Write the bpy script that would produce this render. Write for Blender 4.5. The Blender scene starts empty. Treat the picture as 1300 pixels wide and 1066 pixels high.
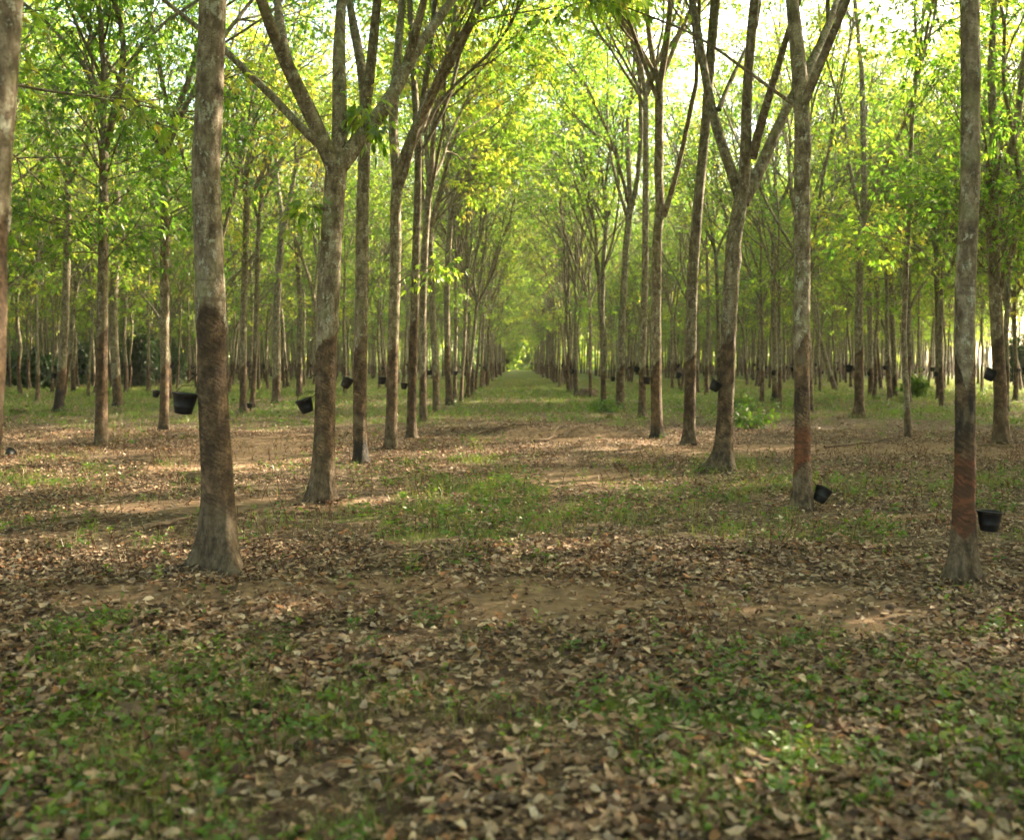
import bpy, math
import numpy as np
from mathutils import Vector, Matrix
R = math.radians
rng = np.random.default_rng(11)
scene = bpy.context.scene
COL = scene.collection

# ------------------------------------------------------------------ picture geometry -> real places
FPX, HX, HY, EYE = 1300.0, 655.0, 460.0, 1.6
def depth_of(py): return EYE * FPX / (py - HY)
def spot(px, py, d): return np.array([(px - HX) * d / FPX, d, EYE - (py - HY) * d / FPX])

# ------------------------------------------------------------------ lattice noise (shared by ground and scatter)
def vnoise(x, y, seed=0):
    x = np.asarray(x, float); y = np.asarray(y, float)
    xi = np.floor(x).astype(np.int64); yi = np.floor(y).astype(np.int64)
    fx = x - xi; fy = y - yi
    fx = fx * fx * (3 - 2 * fx); fy = fy * fy * (3 - 2 * fy)
    def hsh(a, b):
        h = (a * 374761393 + b * 668265263 + seed * 144665) & 0x7fffffff
        h = ((h ^ (h >> 13)) * 1274126177) & 0x7fffffff
        h = (h ^ (h >> 16)) & 0xffff
        return h / 65535.0
    return (hsh(xi, yi) * (1 - fx) + hsh(xi + 1, yi) * fx) * (1 - fy) + (hsh(xi, yi + 1) * (1 - fx) + hsh(xi + 1, yi + 1) * fx) * fy
def fbm(x, y, seed=0, o=4):
    s = 0; a = .5; t = 0
    for k in range(o):
        s = s + a * vnoise(np.asarray(x) * 2 ** k + 17.3 * k, np.asarray(y) * 2 ** k - 9.1 * k, seed + k); t += a; a *= .5
    return s / t
def sstep(a, b, x):
    t = np.clip((x - a) / (b - a), 0, 1); return t * t * (3 - 2 * t)
def blob(x, y, cx, cy, sx, sy): return np.exp(-((x - cx) / sx) ** 2 - ((y - cy) / sy) ** 2)

# (x, y, half width, half depth, strength) of bare soil
DIRT = [(1.0, 6.9, 2.0, .8, 1.0), (-1.8, 7.2, 2.2, .6, .8), (-3.2, 11.3, 1.6, .7, .8), (.9, 14.6, .9, 1.6, 1.0), (-4.9, 18.5, 1.3, 4.2, 1.0),
        (7.5, 19.0, 5.5, 1.7, 1.0), (12, 18.2, 5, 1.6, .9), (1.5, 21.5, 2.8, 1.2, .8), (-9, 18.5, 3.5, 1.2, .6), (4.2, 10.6, 1.6, .5, .45), (0.4, 8.9, 1.2, .4, .4)]
def dirt_at(x, y):
    v = 0
    for cx, cy, sx, sy, s in DIRT: v = np.maximum(v, s * blob(x, y, cx, cy, sx, sy))
    n = fbm(x * .9, y * .9, 5)
    return np.clip(v * 1.5 * (.35 + 1.1 * n), 0, 1) * sstep(.05, .4, v)
def grass_at(x, y):
    n = .5 + 1.25 * (.6 * fbm(x * 1.25 + 3, y * 1.25, 21) + .4 * fbm(x * 4.1 + 3, y * 4.1, 23) - .5)
    n2 = fbm(x * .22, y * .22, 31)
    base = np.interp(y, [3, 4.5, 6.0, 6.8, 8.3, 9.5, 13, 15.5, 18, 23, 27, 34, 60, 200], [.70, .68, .61, .33, .36, .53, .56, .55, .44, .46, .62, .72, .80, .88])
    base = base + .05 * np.clip(-x / 3, -1, 1) * (y < 7)
    g = sstep(.45, .80, n * .75 + n2 * .25 + (base - .5) * .75)
    return g * (1 - .85 * dirt_at(x, y))
def hgt(x, y):
    x = np.asarray(x, float); y = np.asarray(y, float)
    h = (fbm(x * .35, y * .35, 41) - .5) * .16 + (fbm(x * 2.2, y * 2.2, 51, 3) - .5) * .05
    h = h + .16 * sstep(22.2, 22.5, y + .5 * (vnoise(x * 1.1, 3, 7) - .5)) * np.exp(-((x - .7) / 2.6) ** 2) * (1 - sstep(23, 29, y))
    h = h - .06 * blob(x, y, 7.5, 19, 6, 1.6) - .05 * blob(x, y, -4.9, 18, 1.3, 4)
    return h
def h1(x, y): return float(hgt(np.array([x]), np.array([y]))[0])

# ------------------------------------------------------------------ mesh helpers
def mesh_np(name, V, F, mats, uv=None, cols=None, floats=None, smooth=False, fmat=None):
    """V (n,3); F (m,k) faces of one size."""
    V = np.asarray(V, np.float32); F = np.asarray(F, np.int32)
    me = bpy.data.meshes.new(name)
    m, k = F.shape
    me.vertices.add(len(V)); me.vertices.foreach_set('co', V.ravel())
    me.loops.add(m * k); me.loops.foreach_set('vertex_index', F.ravel())
    me.polygons.add(m); me.polygons.foreach_set('loop_start', np.arange(0, m * k, k, dtype=np.int32))
    if smooth: me.polygons.foreach_set('use_smooth', np.ones(m, bool))
    if fmat is not None: me.polygons.foreach_set('material_index', np.asarray(fmat, np.int32))
    if uv is not None:
        l = me.uv_layers.new(name='UVMap'); l.data.foreach_set('uv', np.asarray(uv, np.float32)[F.ravel()].ravel())
    for nm, a in (cols or {}).items():
        a = np.asarray(a, np.float32)
        if a.shape[1] == 3: a = np.concatenate([a, np.ones((len(a), 1), np.float32)], 1)
        at = me.attributes.new(nm, 'FLOAT_COLOR', 'POINT'); at.data.foreach_set('color', a.ravel())
    for nm, a in (floats or {}).items():
        at = me.attributes.new(nm, 'FLOAT', 'POINT'); at.data.foreach_set('value', np.asarray(a, np.float32))
    for mt in mats: me.materials.append(mt)
    me.update(calc_edges=True); me.validate()
    return me
def obj(name, me, parent=None, loc=None):
    o = bpy.data.objects.new(name, me); COL.objects.link(o)
    if parent is not None: o.parent = parent
    if loc is not None: o.location = loc
    return o
def tag(o, label=None, cat=None, group=None, kind=None):
    if label: o['label'] = label
    if cat: o['category'] = cat
    if group: o['group'] = group
    if kind: o['kind'] = kind
    return o
def empty(name, loc, rz=0):
    e = bpy.data.objects.new(name, None); COL.objects.link(e); e.location = loc; e.rotation_euler = (0, 0, rz); e.empty_display_size = .2
    return e

def norm(v): return v / (np.linalg.norm(v, axis=-1, keepdims=True) + 1e-9)

class Wood:
    """Collects tapering tubes into one quad mesh with uv (metres round, metres up) and a bark mask colour."""
    def __init__(s): s.V = []; s.F = []; s.U = []; s.C = []; s.n = 0
    def tube(s, P, r, sides, fn=None, bark=None):
        P = np.asarray(P, float); r = np.asarray(r, float); n = len(P)
        T = norm(np.gradient(P, axis=0))
        ref = np.array([1., 0, 0]) if abs(T[0][0]) < .9 else np.array([0, 1., 0])
        A = np.cross(T, np.cross(np.broadcast_to(ref, T.shape), T)); A = norm(A)
        B = np.cross(T, A)
        th = np.linspace(0, 2 * math.pi, sides + 1)
        TH, K = np.meshgrid(th, np.arange(n))
        rad = np.broadcast_to(r[:, None], TH.shape).copy()
        L = np.concatenate([[0], np.cumsum(np.linalg.norm(np.diff(P, axis=0), axis=1))])
        if fn is not None: rad = rad * fn(TH, np.broadcast_to(P[:, 2][:, None], TH.shape))
        rad[:, -1] = rad[:, 0]
        V = P[:, None, :] + rad[..., None] * (np.cos(TH)[..., None] * A[:, None, :] + np.sin(TH)[..., None] * B[:, None, :])
        uv = np.stack([TH * r.mean(), np.broadcast_to(L[:, None], TH.shape)], -1)
        c = np.zeros(V.shape[:2] + (4,))
        if bark is not None: c = bark(TH, V[..., 2])
        i = np.arange(n - 1)[:, None] * (sides + 1) + np.arange(sides)[None, :] + s.n
        F = np.stack([i, i + 1, i + sides + 2, i + sides + 1], -1).reshape(-1, 4)
        s.V.append(V.reshape(-1, 3)); s.U.append(uv.reshape(-1, 2)); s.C.append(c.reshape(-1, 4)); s.F.append(F); s.n += V.shape[0] * V.shape[1]
    def mesh(s, name, mat):
        return mesh_np(name, np.concatenate(s.V), np.concatenate(s.F), [mat], uv=np.concatenate(s.U), cols={'bark': np.concatenate(s.C)}, smooth=True)

# ------------------------------------------------------------------ materials
def mat(name):
    m = bpy.data.materials.new(name); m.use_nodes = True
    nt = m.node_tree; nt.nodes.clear()
    return m, nt, nt.nodes.new('ShaderNodeOutputMaterial')
class NB:
    def __init__(s, nt): s.nt = nt
    def n(s, t, **kw):
        x = s.nt.nodes.new(t)
        for k, v in kw.items(): setattr(x, k, v)
        return x
    def put(s, sock, v):
        if hasattr(v, 'is_output') or isinstance(v, bpy.types.NodeSocket): s.nt.links.new(v, sock)
        elif isinstance(v, (tuple, list)) and len(v) == 3 and sock.type == 'RGBA': sock.default_value = (*v, 1)
        else: sock.default_value = v
    def math(s, op, a, b=0.0, c=None):
        x = s.n('ShaderNodeMath', operation=op); s.put(x.inputs[0], a); s.put(x.inputs[1], b)
        if c is not None: s.put(x.inputs[2], c)
        return x.outputs[0]
    def mix(s, f, a, b, mode='MIX'):
        x = s.n('ShaderNodeMix', data_type='RGBA', blend_type=mode); s.put(x.inputs[0], f); s.put(x.inputs[6], a); s.put(x.inputs[7], b)
        return x.outputs[2]
    def noise(s, vec, scale, detail=4, rough=.55, dist=0.0, color=False):
        x = s.n('ShaderNodeTexNoise'); s.put(x.inputs['Vector'], vec); s.put(x.inputs['Scale'], scale)
        x.inputs['Detail'].default_value = detail; x.inputs['Roughness'].default_value = rough; x.inputs['Distortion'].default_value = dist
        return x.outputs['Color' if color else 'Fac']
    def ramp(s, f, stops, interp='LINEAR'):
        x = s.n('ShaderNodeValToRGB'); x.color_ramp.interpolation = interp; s.put(x.inputs[0], f)
        e = x.color_ramp.elements
        while len(e) < len(stops): e.new(.5)
        for el, (p, c) in zip(e, stops): el.position = p; el.color = (*c, 1) if len(c) == 3 else c
        return x.outputs[0]
    def sm(s, v, a, b):
        x = s.n('ShaderNodeMapRange', interpolation_type='SMOOTHSTEP'); s.put(x.inputs[0], v); x.inputs[1].default_value = a; x.inputs[2].default_value = b
        return x.outputs[0]
    def attr(s, name, out='Color'): return s.n('ShaderNodeAttribute', attribute_name=name).outputs[out]
    def scale(s, vec, xyz):
        x = s.n('ShaderNodeMapping'); s.put(x.inputs[0], vec); x.inputs['Scale'].default_value = xyz
        return x.outputs[0]

def bark_material():
    m, nt, out = mat('rubber_tree_bark'); b = NB(nt)
    pos = b.n('ShaderNodeTexCoord').outputs['Object']; uv = b.n('ShaderNodeTexCoord').outputs['UV']
    rnd = b.n('ShaderNodeObjectInfo').outputs['Random']
    off = b.n('ShaderNodeVectorMath', operation='ADD'); b.put(off.inputs[0], pos)
    cx = b.n('ShaderNodeCombineXYZ'); b.put(cx.inputs[0], b.math('MULTIPLY', rnd, 37.0)); b.put(cx.inputs[1], b.math('MULTIPLY', rnd, 91.0)); b.put(off.inputs[1], cx.outputs[0])
    p = off.outputs[0]
    big = b.noise(p, 2.2, 3); mid = b.noise(b.scale(p, (1, 1, .45)), 14, 5, .65); fine = b.noise(p, 60, 4, .7)
    lich = b.noise(b.scale(p, (1, 1, .7)), 13, 7, .78, .15)
    col = b.ramp(mid, [(.34, (.065, .049, .032)), (.5, (.165, .130, .086)), (.66, (.32, .27, .195))])
    col = b.mix(b.sm(lich, .545, .585), col, (.33, .33, .25)); col = b.mix(b.math('MULTIPLY', b.sm(b.noise(p, 38, 5, .75), .54, .6), .6), col, (.05, .036, .025))
    col = b.mix(b.math('MULTIPLY', b.sm(b.noise(p, 5, 4, .6), .5, .68), .55), col, (.16, .16, .075))
    # thin sideways cracks and rings
    rings = b.noise(b.scale(p, (3, 3, 26)), 1.0, 3, .6)
    col = b.mix(b.math('MULTIPLY', b.sm(rings, .56, .66), .45), col, (.07, .05, .035))
    # tapped panel: slanting knife ridges
    sep = b.n('ShaderNodeSeparateColor'); b.put(sep.inputs[0], b.attr('bark'))
    su = b.n('ShaderNodeSeparateXYZ'); b.put(su.inputs[0], uv)
    slant = b.math('ADD', su.outputs[1], b.math('MULTIPLY', su.outputs[0], .55))
    wob = b.math('MULTIPLY', b.math('SUBTRACT', b.noise(p, 6, 4, .6), .5), .17)
    saw = b.math('FRACT', b.math('MULTIPLY', b.math('ADD', slant, wob), 23.0)); saw = b.math('MULTIPLY', saw, b.math('ADD', .25, b.math('MULTIPLY', .75, b.sm(b.noise(b.scale(p, (1, 1, 1.6)), 4.5, 3, .6), .36, .56))))
    edge = b.math('ADD', sep.outputs[0], b.math('MULTIPLY', b.math('SUBTRACT', b.noise(p, 9, 3), .5), .7))
    pan = b.sm(edge, .33, .67)
    pcol = b.ramp(b.noise(b.scale(p, (1, 1, .8)), 9, 5, .65), [(.34, (.032, .021, .013)), (.52, (.095, .060, .034)), (.68, (.20, .130, .075))])
    pcol = b.mix(b.math('MULTIPLY', b.sm(saw, .5, .9), .6), pcol, (.022, .013, .008)); pcol = b.mix(b.math('MULTIPLY', b.sm(b.noise(p, 42, 5, .75), .5, .6), .55), pcol, (.028, .018, .011))
    pcol = b.mix(b.math('MULTIPLY', b.sm(b.noise(p, 3.5, 3), .55, .7), .5), pcol, (.19, .15, .095))
    col = b.mix(pan, col, pcol)
    foot = b.attr('bark', 'Alpha')
    col = b.mix(b.math('MULTIPLY', foot, b.math('ADD', .45, b.math('MULTIPLY', b.noise(p, 8, 4), .6))), col, b.ramp(b.noise(b.scale(p, (1, 1, .5)), 16, 5, .7), [(.38, (.03, .022, .014)), (.5, (.085, .063, .04)), (.62, (.16, .125, .085))]))
    red = b.sm(b.math('ADD', sep.outputs[1], b.math('MULTIPLY', b.math('SUBTRACT', b.noise(p, 12, 4), .5), .6)), .4, .7)
    rc = b.mix(b.sm(saw, .35, .95), (.135, .052, .026), (.04, .018, .011)); rc = b.mix(b.math('MULTIPLY', b.sm(b.noise(b.scale(p, (1, 1, 2.2)), 7, 5, .7), .42, .56), .85), rc, (.06, .032, .018))
    col = b.mix(red, col, rc)
    blk = b.sm(b.math('ADD', sep.outputs[2], b.math('MULTIPLY', b.math('SUBTRACT', b.noise(b.scale(p, (1, 1, .25)), 22, 4), .5), .9)), .4, .65)
    col = b.mix(blk, col, (.022, .018, .015))
    tone = b.math('ADD', .8, b.math('MULTIPLY', big, .4))
    col = b.mix(1.0, col, b.n('ShaderNodeCombineColor').outputs[0], 'MULTIPLY') if False else col
    hv = b.n('ShaderNodeHueSaturation'); b.put(hv.inputs['Color'], col); b.put(hv.inputs['Value'], b.math('MULTIPLY', tone, b.math('ADD', .85, b.math('MULTIPLY', rnd, .35))))
    h = b.math('ADD', b.math('MULTIPLY', mid, .5), b.math('MULTIPLY', fine, .25))
    h = b.math('ADD', h, b.math('MULTIPLY', b.math('MULTIPLY', saw, pan), -.55))
    h = b.math('ADD', h, b.math('MULTIPLY', rings, -.3))
    bump = b.n('ShaderNodeBump'); bump.inputs['Strength'].default_value = 1.0; bump.inputs['Distance'].default_value = .03; b.put(bump.inputs['Height'], h)
    bs = b.n('ShaderNodeBsdfPrincipled'); b.put(bs.inputs['Base Color'], hv.outputs[0]); bs.inputs['Roughness'].default_value = .85
    bs.inputs['Specular IOR Level'].default_value = .25; b.put(bs.inputs['Normal'], bump.outputs[0])
    nt.links.new(bs.outputs[0], out.inputs[0]); return m

def leaf_material(name, stops, tstops, tr=.5, var=.25, attr='tint'):
    m, nt, out = mat(name); b = NB(nt)
    t = b.attr(attr, 'Fac'); rnd = b.n('ShaderNodeObjectInfo').outputs['Random']
    pos = b.n('ShaderNodeTexCoord').outputs['Object']
    t2 = b.math('ADD', t, b.math('MULTIPLY', b.math('SUBTRACT', rnd, .5), var))
    t2 = b.math('ADD', t2, b.math('MULTIPLY', b.math('SUBTRACT', b.noise(pos, .8, 2), .5), .5))
    c = b.ramp(t2, stops); c2 = b.ramp(t2, tstops)
    d = b.n('ShaderNodeBsdfDiffuse'); b.put(d.inputs[0], c)
    tl = b.n('ShaderNodeBsdfTranslucent'); b.put(tl.inputs[0], c2)
    mx = b.n('ShaderNodeMixShader'); mx.inputs[0].default_value = tr; b.put(mx.inputs[1], d.outputs[0]); b.put(mx.inputs[2], tl.outputs[0])
    g = b.n('ShaderNodeBsdfGlossy'); g.inputs['Roughness'].default_value = .42; g.inputs[0].default_value = (1, 1, 1, 1)
    mg = b.n('ShaderNodeMixShader'); mg.inputs[0].default_value = .045; b.put(mg.inputs[1], mx.outputs[0]); b.put(mg.inputs[2], g.outputs[0])
    nt.links.new(mg.outputs[0], out.inputs[0]); return m

def litter_material():
    m, nt, out = mat('dry_leaf'); b = NB(nt)
    c = b.attr('tintc'); pos = b.n('ShaderNodeTexCoord').outputs['Object']
    c = b.mix(b.math('MULTIPLY', b.sm(b.noise(pos, 45, 3), .5, .7), .4), c, (.07, .045, .03))
    d = b.n('ShaderNodeBsdfPrincipled'); b.put(d.inputs['Base Color'], c); d.inputs['Roughness'].default_value = .7; d.inputs['Specular IOR Level'].default_value = .3
    tl = b.n('ShaderNodeBsdfTranslucent'); b.put(tl.inputs[0], c)
    mx = b.n('ShaderNodeMixShader'); mx.inputs[0].default_value = .18; b.put(mx.inputs[1], d.outputs[0]); b.put(mx.inputs[2], tl.outputs[0])
    nt.links.new(mx.outputs[0], out.inputs[0]); return m

def ground_material():
    m, nt, out = mat('forest_floor'); b = NB(nt)
    pos = b.n('ShaderNodeTexCoord').outputs['Object']
    sep = b.n('ShaderNodeSeparateColor'); b.put(sep.inputs[0], b.attr('zone'))
    n1 = b.noise(pos, 1.3, 5, .6); n2 = b.noise(pos, 9, 5, .65); n3 = b.noise(pos, 55, 4, .7)
    soil = b.ramp(n2, [(.3, (.11, .068, .042)), (.5, (.19, .125, .08)), (.7, (.30, .205, .135))])
    # crumbled leaf scraps
    v = b.n('ShaderNodeTexVoronoi', feature='F1'); b.put(v.inputs['Vector'], pos); v.inputs['Scale'].default_value = 16; v.inputs['Randomness'].default_value = 1
    vs = b.n('ShaderNodeSeparateColor'); b.put(vs.inputs[0], v.outputs['Color'])
    scrap = b.ramp(vs.outputs[0], [(0, (.045, .03, .02)), (.4, (.12, .08, .05)), (.7, (.24, .17, .115)), (1, (.36, .28, .2))])
    lit = b.mix(b.sm(n3, .35, .6), scrap, (.07, .048, .032))
    col = b.mix(b.sm(b.math('ADD', sep.outputs[0], b.math('MULTIPLY', b.math('SUBTRACT', n2, .5), .6)), .25, .6), lit, soil)
    gr = b.ramp(b.noise(pos, 22, 5, .7), [(.3, (.035, .05, .012)), (.55, (.085, .12, .022)), (.75, (.17, .17, .05))])
    col = b.mix(b.math('MULTIPLY', b.sm(b.math('ADD', sep.outputs[1], b.math('MULTIPLY', b.math('SUBTRACT', n2, .5), .9)), .4, .85), sep.outputs[2]), col, gr)
    hv = b.n('ShaderNodeHueSaturation'); b.put(hv.inputs['Color'], col); b.put(hv.inputs['Value'], b.math('ADD', .75, b.math('MULTIPLY', n1, .5)))
    bump = b.n('ShaderNodeBump'); bump.inputs['Strength'].default_value = .7; bump.inputs['Distance'].default_value = .03
    b.put(bump.inputs['Height'], b.math('ADD', b.math('MULTIPLY', n2, .8), b.math('MULTIPLY', n3, .35)))
    bs = b.n('ShaderNodeBsdfPrincipled'); b.put(bs.inputs['Base Color'], hv.outputs[0]); bs.inputs['Roughness'].default_value = .95; bs.inputs['Specular IOR Level'].default_value = .1
    b.put(bs.inputs['Normal'], bump.outputs[0]); nt.links.new(bs.outputs[0], out.inputs[0]); return m

def simple_material(name, c, rough=.6, metal=0.0, nscale=20, var=.35, spec=.4):
    m, nt, out = mat(name); b = NB(nt)
    pos = b.n('ShaderNodeTexCoord').outputs['Object']
    n = b.noise(pos, nscale, 4, .65)
    col = b.mix(b.math('MULTIPLY', b.sm(n, .4, .7), var), c, tuple(min(1, x * 2.6 + .03) for x in c))
    bump = b.n('ShaderNodeBump'); bump.inputs['Strength'].default_value = .3; bump.inputs['Distance'].default_value = .004; b.put(bump.inputs['Height'], n)
    bs = b.n('ShaderNodeBsdfPrincipled'); b.put(bs.inputs['Base Color'], col); bs.inputs['Roughness'].default_value = rough; bs.inputs['Metallic'].default_value = metal
    bs.inputs['Specular IOR Level'].default_value = spec; b.put(bs.inputs['Normal'], bump.outputs[0]); nt.links.new(bs.outputs[0], out.inputs[0]); return m

M_BARK = bark_material()
M_LEAF = leaf_material('rubber_tree_leaf', [(0, (.028, .065, .010)), (.4, (.075, .13, .014)), (.75, (.13, .18, .018)), (1, (.24, .21, .02))],
                       [(0, (.10, .26, .02)), (.4, (.31, .54, .035)), (.75, (.56, .68, .055)), (1, (.82, .66, .08))], .6, .5)
M_DARK = leaf_material('dark_shrub_leaf', [(0, (.012, .035, .008)), (1, (.035, .075, .015))], [(0, (.03, .08, .008)), (1, (.07, .15, .012))], .3)
M_GRASS = leaf_material('grass_blade', [(0, (.052, .092, .012)), (.45, (.115, .155, .020)), (.7, (.19, .165, .05)), (1, (.30, .21, .10))],
                        [(0, (.07, .15, .012)), (.5, (.16, .26, .02)), (.8, (.28, .28, .05)), (1, (.3, .22, .1))], .4)
M_WEED = leaf_material('weed_leaf', [(0, (.035, .088, .010)), (.6, (.085, .155, .016)), (1, (.17, .21, .03))], [(0, (.08, .20, .012)), (.6, (.18, .33, .02)), (1, (.3, .36, .03))], .42)
M_LIT = litter_material()
M_GROUND = ground_material()
M_BLACK = simple_material('black_rubber', (.006, .006, .0065), .55, 0, 30, .25, .35)
M_WIRE = simple_material('rusty_wire', (.05, .03, .02), .6, .6)
M_TWIG = simple_material('dead_wood', (.12, .085, .055), .9, 0, 12, .5, .2)
M_STALK = simple_material('dry_stalk', (.10, .045, .025), .9, 0, 12, .4, .1)
M_ROCK = simple_material('clay_lump', (.10, .07, .045), .95, 0, 9, .5, .1)

# ------------------------------------------------------------------ leaves
def leaflets(O, A, N, L, W, droop, tint, near):
    """O origins, A unit axes, N rough normals, L lengths, W widths -> V,F,tint"""
    A = norm(A); S = norm(np.cross(A, N)); N = np.cross(S, A)
    n = len(O); L = L[:, None]; W = W[:, None]; z = np.array([0, 0, -1.0])
    if near:
        t = [(0, 0, 0), (.33, -.42, .10), (.36, 0, 0), (.33, .42, .10), (.70, -.36, .09), (.72, 0, 0), (.70, .36, .09), (1, 0, 0)]
        tri = [(0, 2, 1), (0, 3, 2), (1, 2, 5), (1, 5, 4), (2, 3, 6), (2, 6, 5), (4, 5, 7), (5, 6, 7)]
    else:
        t = [(0, 0, 0), (.46, -.5, .13), (1, 0, 0), (.46, .5, .13)]; tri = [(0, 2, 1), (0, 3, 2)]
    V = np.stack([O + A * L * a + S * W * s + N * W * c + z * droop[:, None] * L * a * a for a, s, c in t], 1)
    k = len(t); F = (np.arange(n)[:, None, None] * k + np.array(tri)[None]).reshape(-1, 3)
    return V.reshape(-1, 3), F, np.repeat(tint, k)
def foliage(P, D, r, near=False, per=(8, 13), size=.82, spread=1.0, tlo=0.0, thi=1.0):
    """P cluster points, D twig directions -> trifoliate rubber leaves"""
    P = np.asarray(P); D = norm(np.asarray(D)); k = r.integers(per[0], per[1], len(P)); idx = np.repeat(np.arange(len(P)), k); n = len(idx)
    ct = r.random(len(P))
    a = r.normal(size=(n, 3)); a[:, 2] = a[:, 2] * .55; a = norm(norm(a) + .55 * D[idx] + np.array([0, 0, -.18]))
    pl = r.uniform(.10, .30, n) * spread
    o = P[idx] + a * pl[:, None] - D[idx] * (r.random(n) * .22 * spread)[:, None] + np.array([0, 0, -.12]) * pl[:, None]
    up = np.array([0, 0, 1.0]) + r.normal(size=(n, 3)) * .42
    side = norm(np.cross(a, up)); tint0 = np.clip(.47 + (ct[idx] - .5) * .5 + r.normal(size=n) * .13, tlo, thi)
    Os, As, Ns, Ls, Ts = [], [], [], [], []
    for q in (-1, 0, 1):
        ax = a + side * q * .95 + np.array([0, 0, -1]) * r.uniform(.1, .75, n)[:, None]
        Os.append(o); As.append(ax); Ns.append(up + r.normal(size=(n, 3)) * .15); Ls.append(r.uniform(.115, .175, n) * (1.0 if q == 0 else .9) * size); Ts.append(tint0 + r.normal(size=n) * .03)
    L = np.concatenate(Ls)
    return leaflets(np.concatenate(Os), np.concatenate(As), np.concatenate(Ns), L, L * r.uniform(.34, .44, len(L)), r.uniform(.05, .4, len(L)), np.concatenate(Ts), near)

# ------------------------------------------------------------------ tree growth
def walk(p, d, L, step, jit, trop, r):
    n = max(2, int(L / step)); P = [p]; D = [d]
    for _ in range(n):
        d = d + r.normal(size=3) * jit; d[2] += trop; d = d / np.linalg.norm(d)
        p = p + d * (L / n); P.append(p); D.append(d)
    return np.array(P), np.array(D)
def side_dir(d, ang, az):
    d = d / np.linalg.norm(d); ref = np.array([0, 0, 1.]) if abs(d[2]) < .95 else np.array([1., 0, 0])
    a = np.cross(d, ref); a /= np.linalg.norm(a); b = np.cross(d, a)
    return d * math.cos(ang) + (a * math.cos(az) + b * math.sin(az)) * math.sin(ang)
def twig(w, cl, p, d, r0, r, dens):
    L = r.uniform(.45, 1.0); P, D = walk(p, d, L, .25, .16, .02, r)
    w.tube(P, np.linspace(r0, .004, len(P)), 3)
    cl.append((P[-1], D[-1]))
    if r.random() < dens: cl.append((P[len(P) // 2], D[len(P) // 2]))
def branch(w, cl, p, d, L, r0, r, dens):
    P, D = walk(p, d, L, .35, .13, .035, r)
    w.tube(P, np.linspace(r0, .008, len(P)), 5)
    k = int(r.integers(4, 7)); az = r.random() * 6.28
    for j in range(k):
        t = .25 + .75 * (j + r.random() * .6) / k; i = min(len(P) - 1, int(t * (len(P) - 1) + .5)); az += 2.4
        twig(w, cl, P[i], side_dir(D[i], r.uniform(.5, 1.0), az), .010, r, dens)
    cl.append((P[-1], D[-1]))
def limb(w, cl, P, D, rad, r, dens, top):
    """P, D: skeleton of a limb already laid out; adds branches beyond first part"""
    L = np.linalg.norm(np.diff(P, axis=0), axis=1).sum(); k = max(3, int(L / .85)); az = r.random() * 6.28
    for j in range(k):
        t = .22 + .78 * (j + r.random() * .7) / k; i = min(len(P) - 1, int(t * (len(P) - 1) + .5)); az += 2.1 + r.random() * .7
        if P[i][2] < 4.0: continue
        branch(w, cl, P[i], side_dir(D[i], r.uniform(.55, 1.0), az), r.uniform(1.1, 2.4) * (1.15 - .45 * t), max(.012, min(.026, rad[i] * .55)), r, dens)

def trunk_fn(seed, base_r, flare=1.5, bumps=(), pf=None):
    q = np.random.default_rng(seed); ph = q.random(6) * 6.28; lob = q.uniform(.12, .3, 3); ks = q.integers(3, 6)
    def fn(TH, Z):
        f = 1 + .035 * np.sin(2 * TH + ph[0] + Z * .9) + .025 * np.sin(3 * TH + ph[1] - Z * 1.7) + .03 * np.sin(Z * 4.1 + ph[2]) * np.sin(TH + ph[3])
        e = np.exp(-np.clip(Z, 0, 9) / .16) * flare; e2 = np.exp(-np.clip(Z, 0, 9) / .45) * flare
        f = f + .22 * e2 + e * (.35 + 1.0 * np.maximum(0, np.sin(ks * TH + ph[4])) ** 2.5 + .5 * np.maximum(0, np.sin((ks - 1) * TH + ph[1])) ** 4 + lob[0] * np.sin(2 * TH + ph[5]))
        f = f + e2 * (.16 * (vnoise(TH * 3.5, Z * 1.4, int(seed) + 31) - .5) + .10 * (vnoise(TH * 8, Z * 5, int(seed) + 32) - .5))
        for (z0, th0, a, s) in bumps:
            dth = np.angle(np.exp(1j * (TH - th0))); f = f + a * np.exp(-((Z - z0) / s) ** 2 - (dth / .9) ** 2)
        if pf is not None:   # recessed tapping panel with a raised lip of old bark and knife ridges
            t = np.abs(np.angle(np.exp(1j * (TH - pf.turn)))); e0 = pf.top - pf.slope * .25 * t - Z
            f = f - .07 * sstep(-.02, .05, e0) * sstep(-.1, .15, Z - pf.low) + .045 * np.exp(-((e0 + .03) / .045) ** 2) * (.5 + vnoise(TH * 3, Z * 8, int(seed) + 9))
            sl = Z + TH * base_r * .55 + .05 * vnoise(TH * 1.5, Z * 3, int(seed) + 5); f = f + .022 * (sl * 13 % 1.0) ** 3 * sstep(0, .1, e0) * sstep(.42, .6, vnoise(TH * 1.2 + 7, Z * 2.2, int(seed) + 6)) * sstep(0, .2, Z - pf.low)
            f = f + .05 * (vnoise(TH * 1.6, Z * 2.3, int(seed) + 12) - .5) + .03 * (vnoise(TH * 3.2, Z * 11, int(seed) + 13) - .5)
        # every few feet old bark scars
        f = f + .02 * vnoise(TH * 2.5, Z * 9, int(seed)) + .015 * vnoise(TH * 5, Z * 25, int(seed) + 3)
        return f
    return fn
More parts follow.
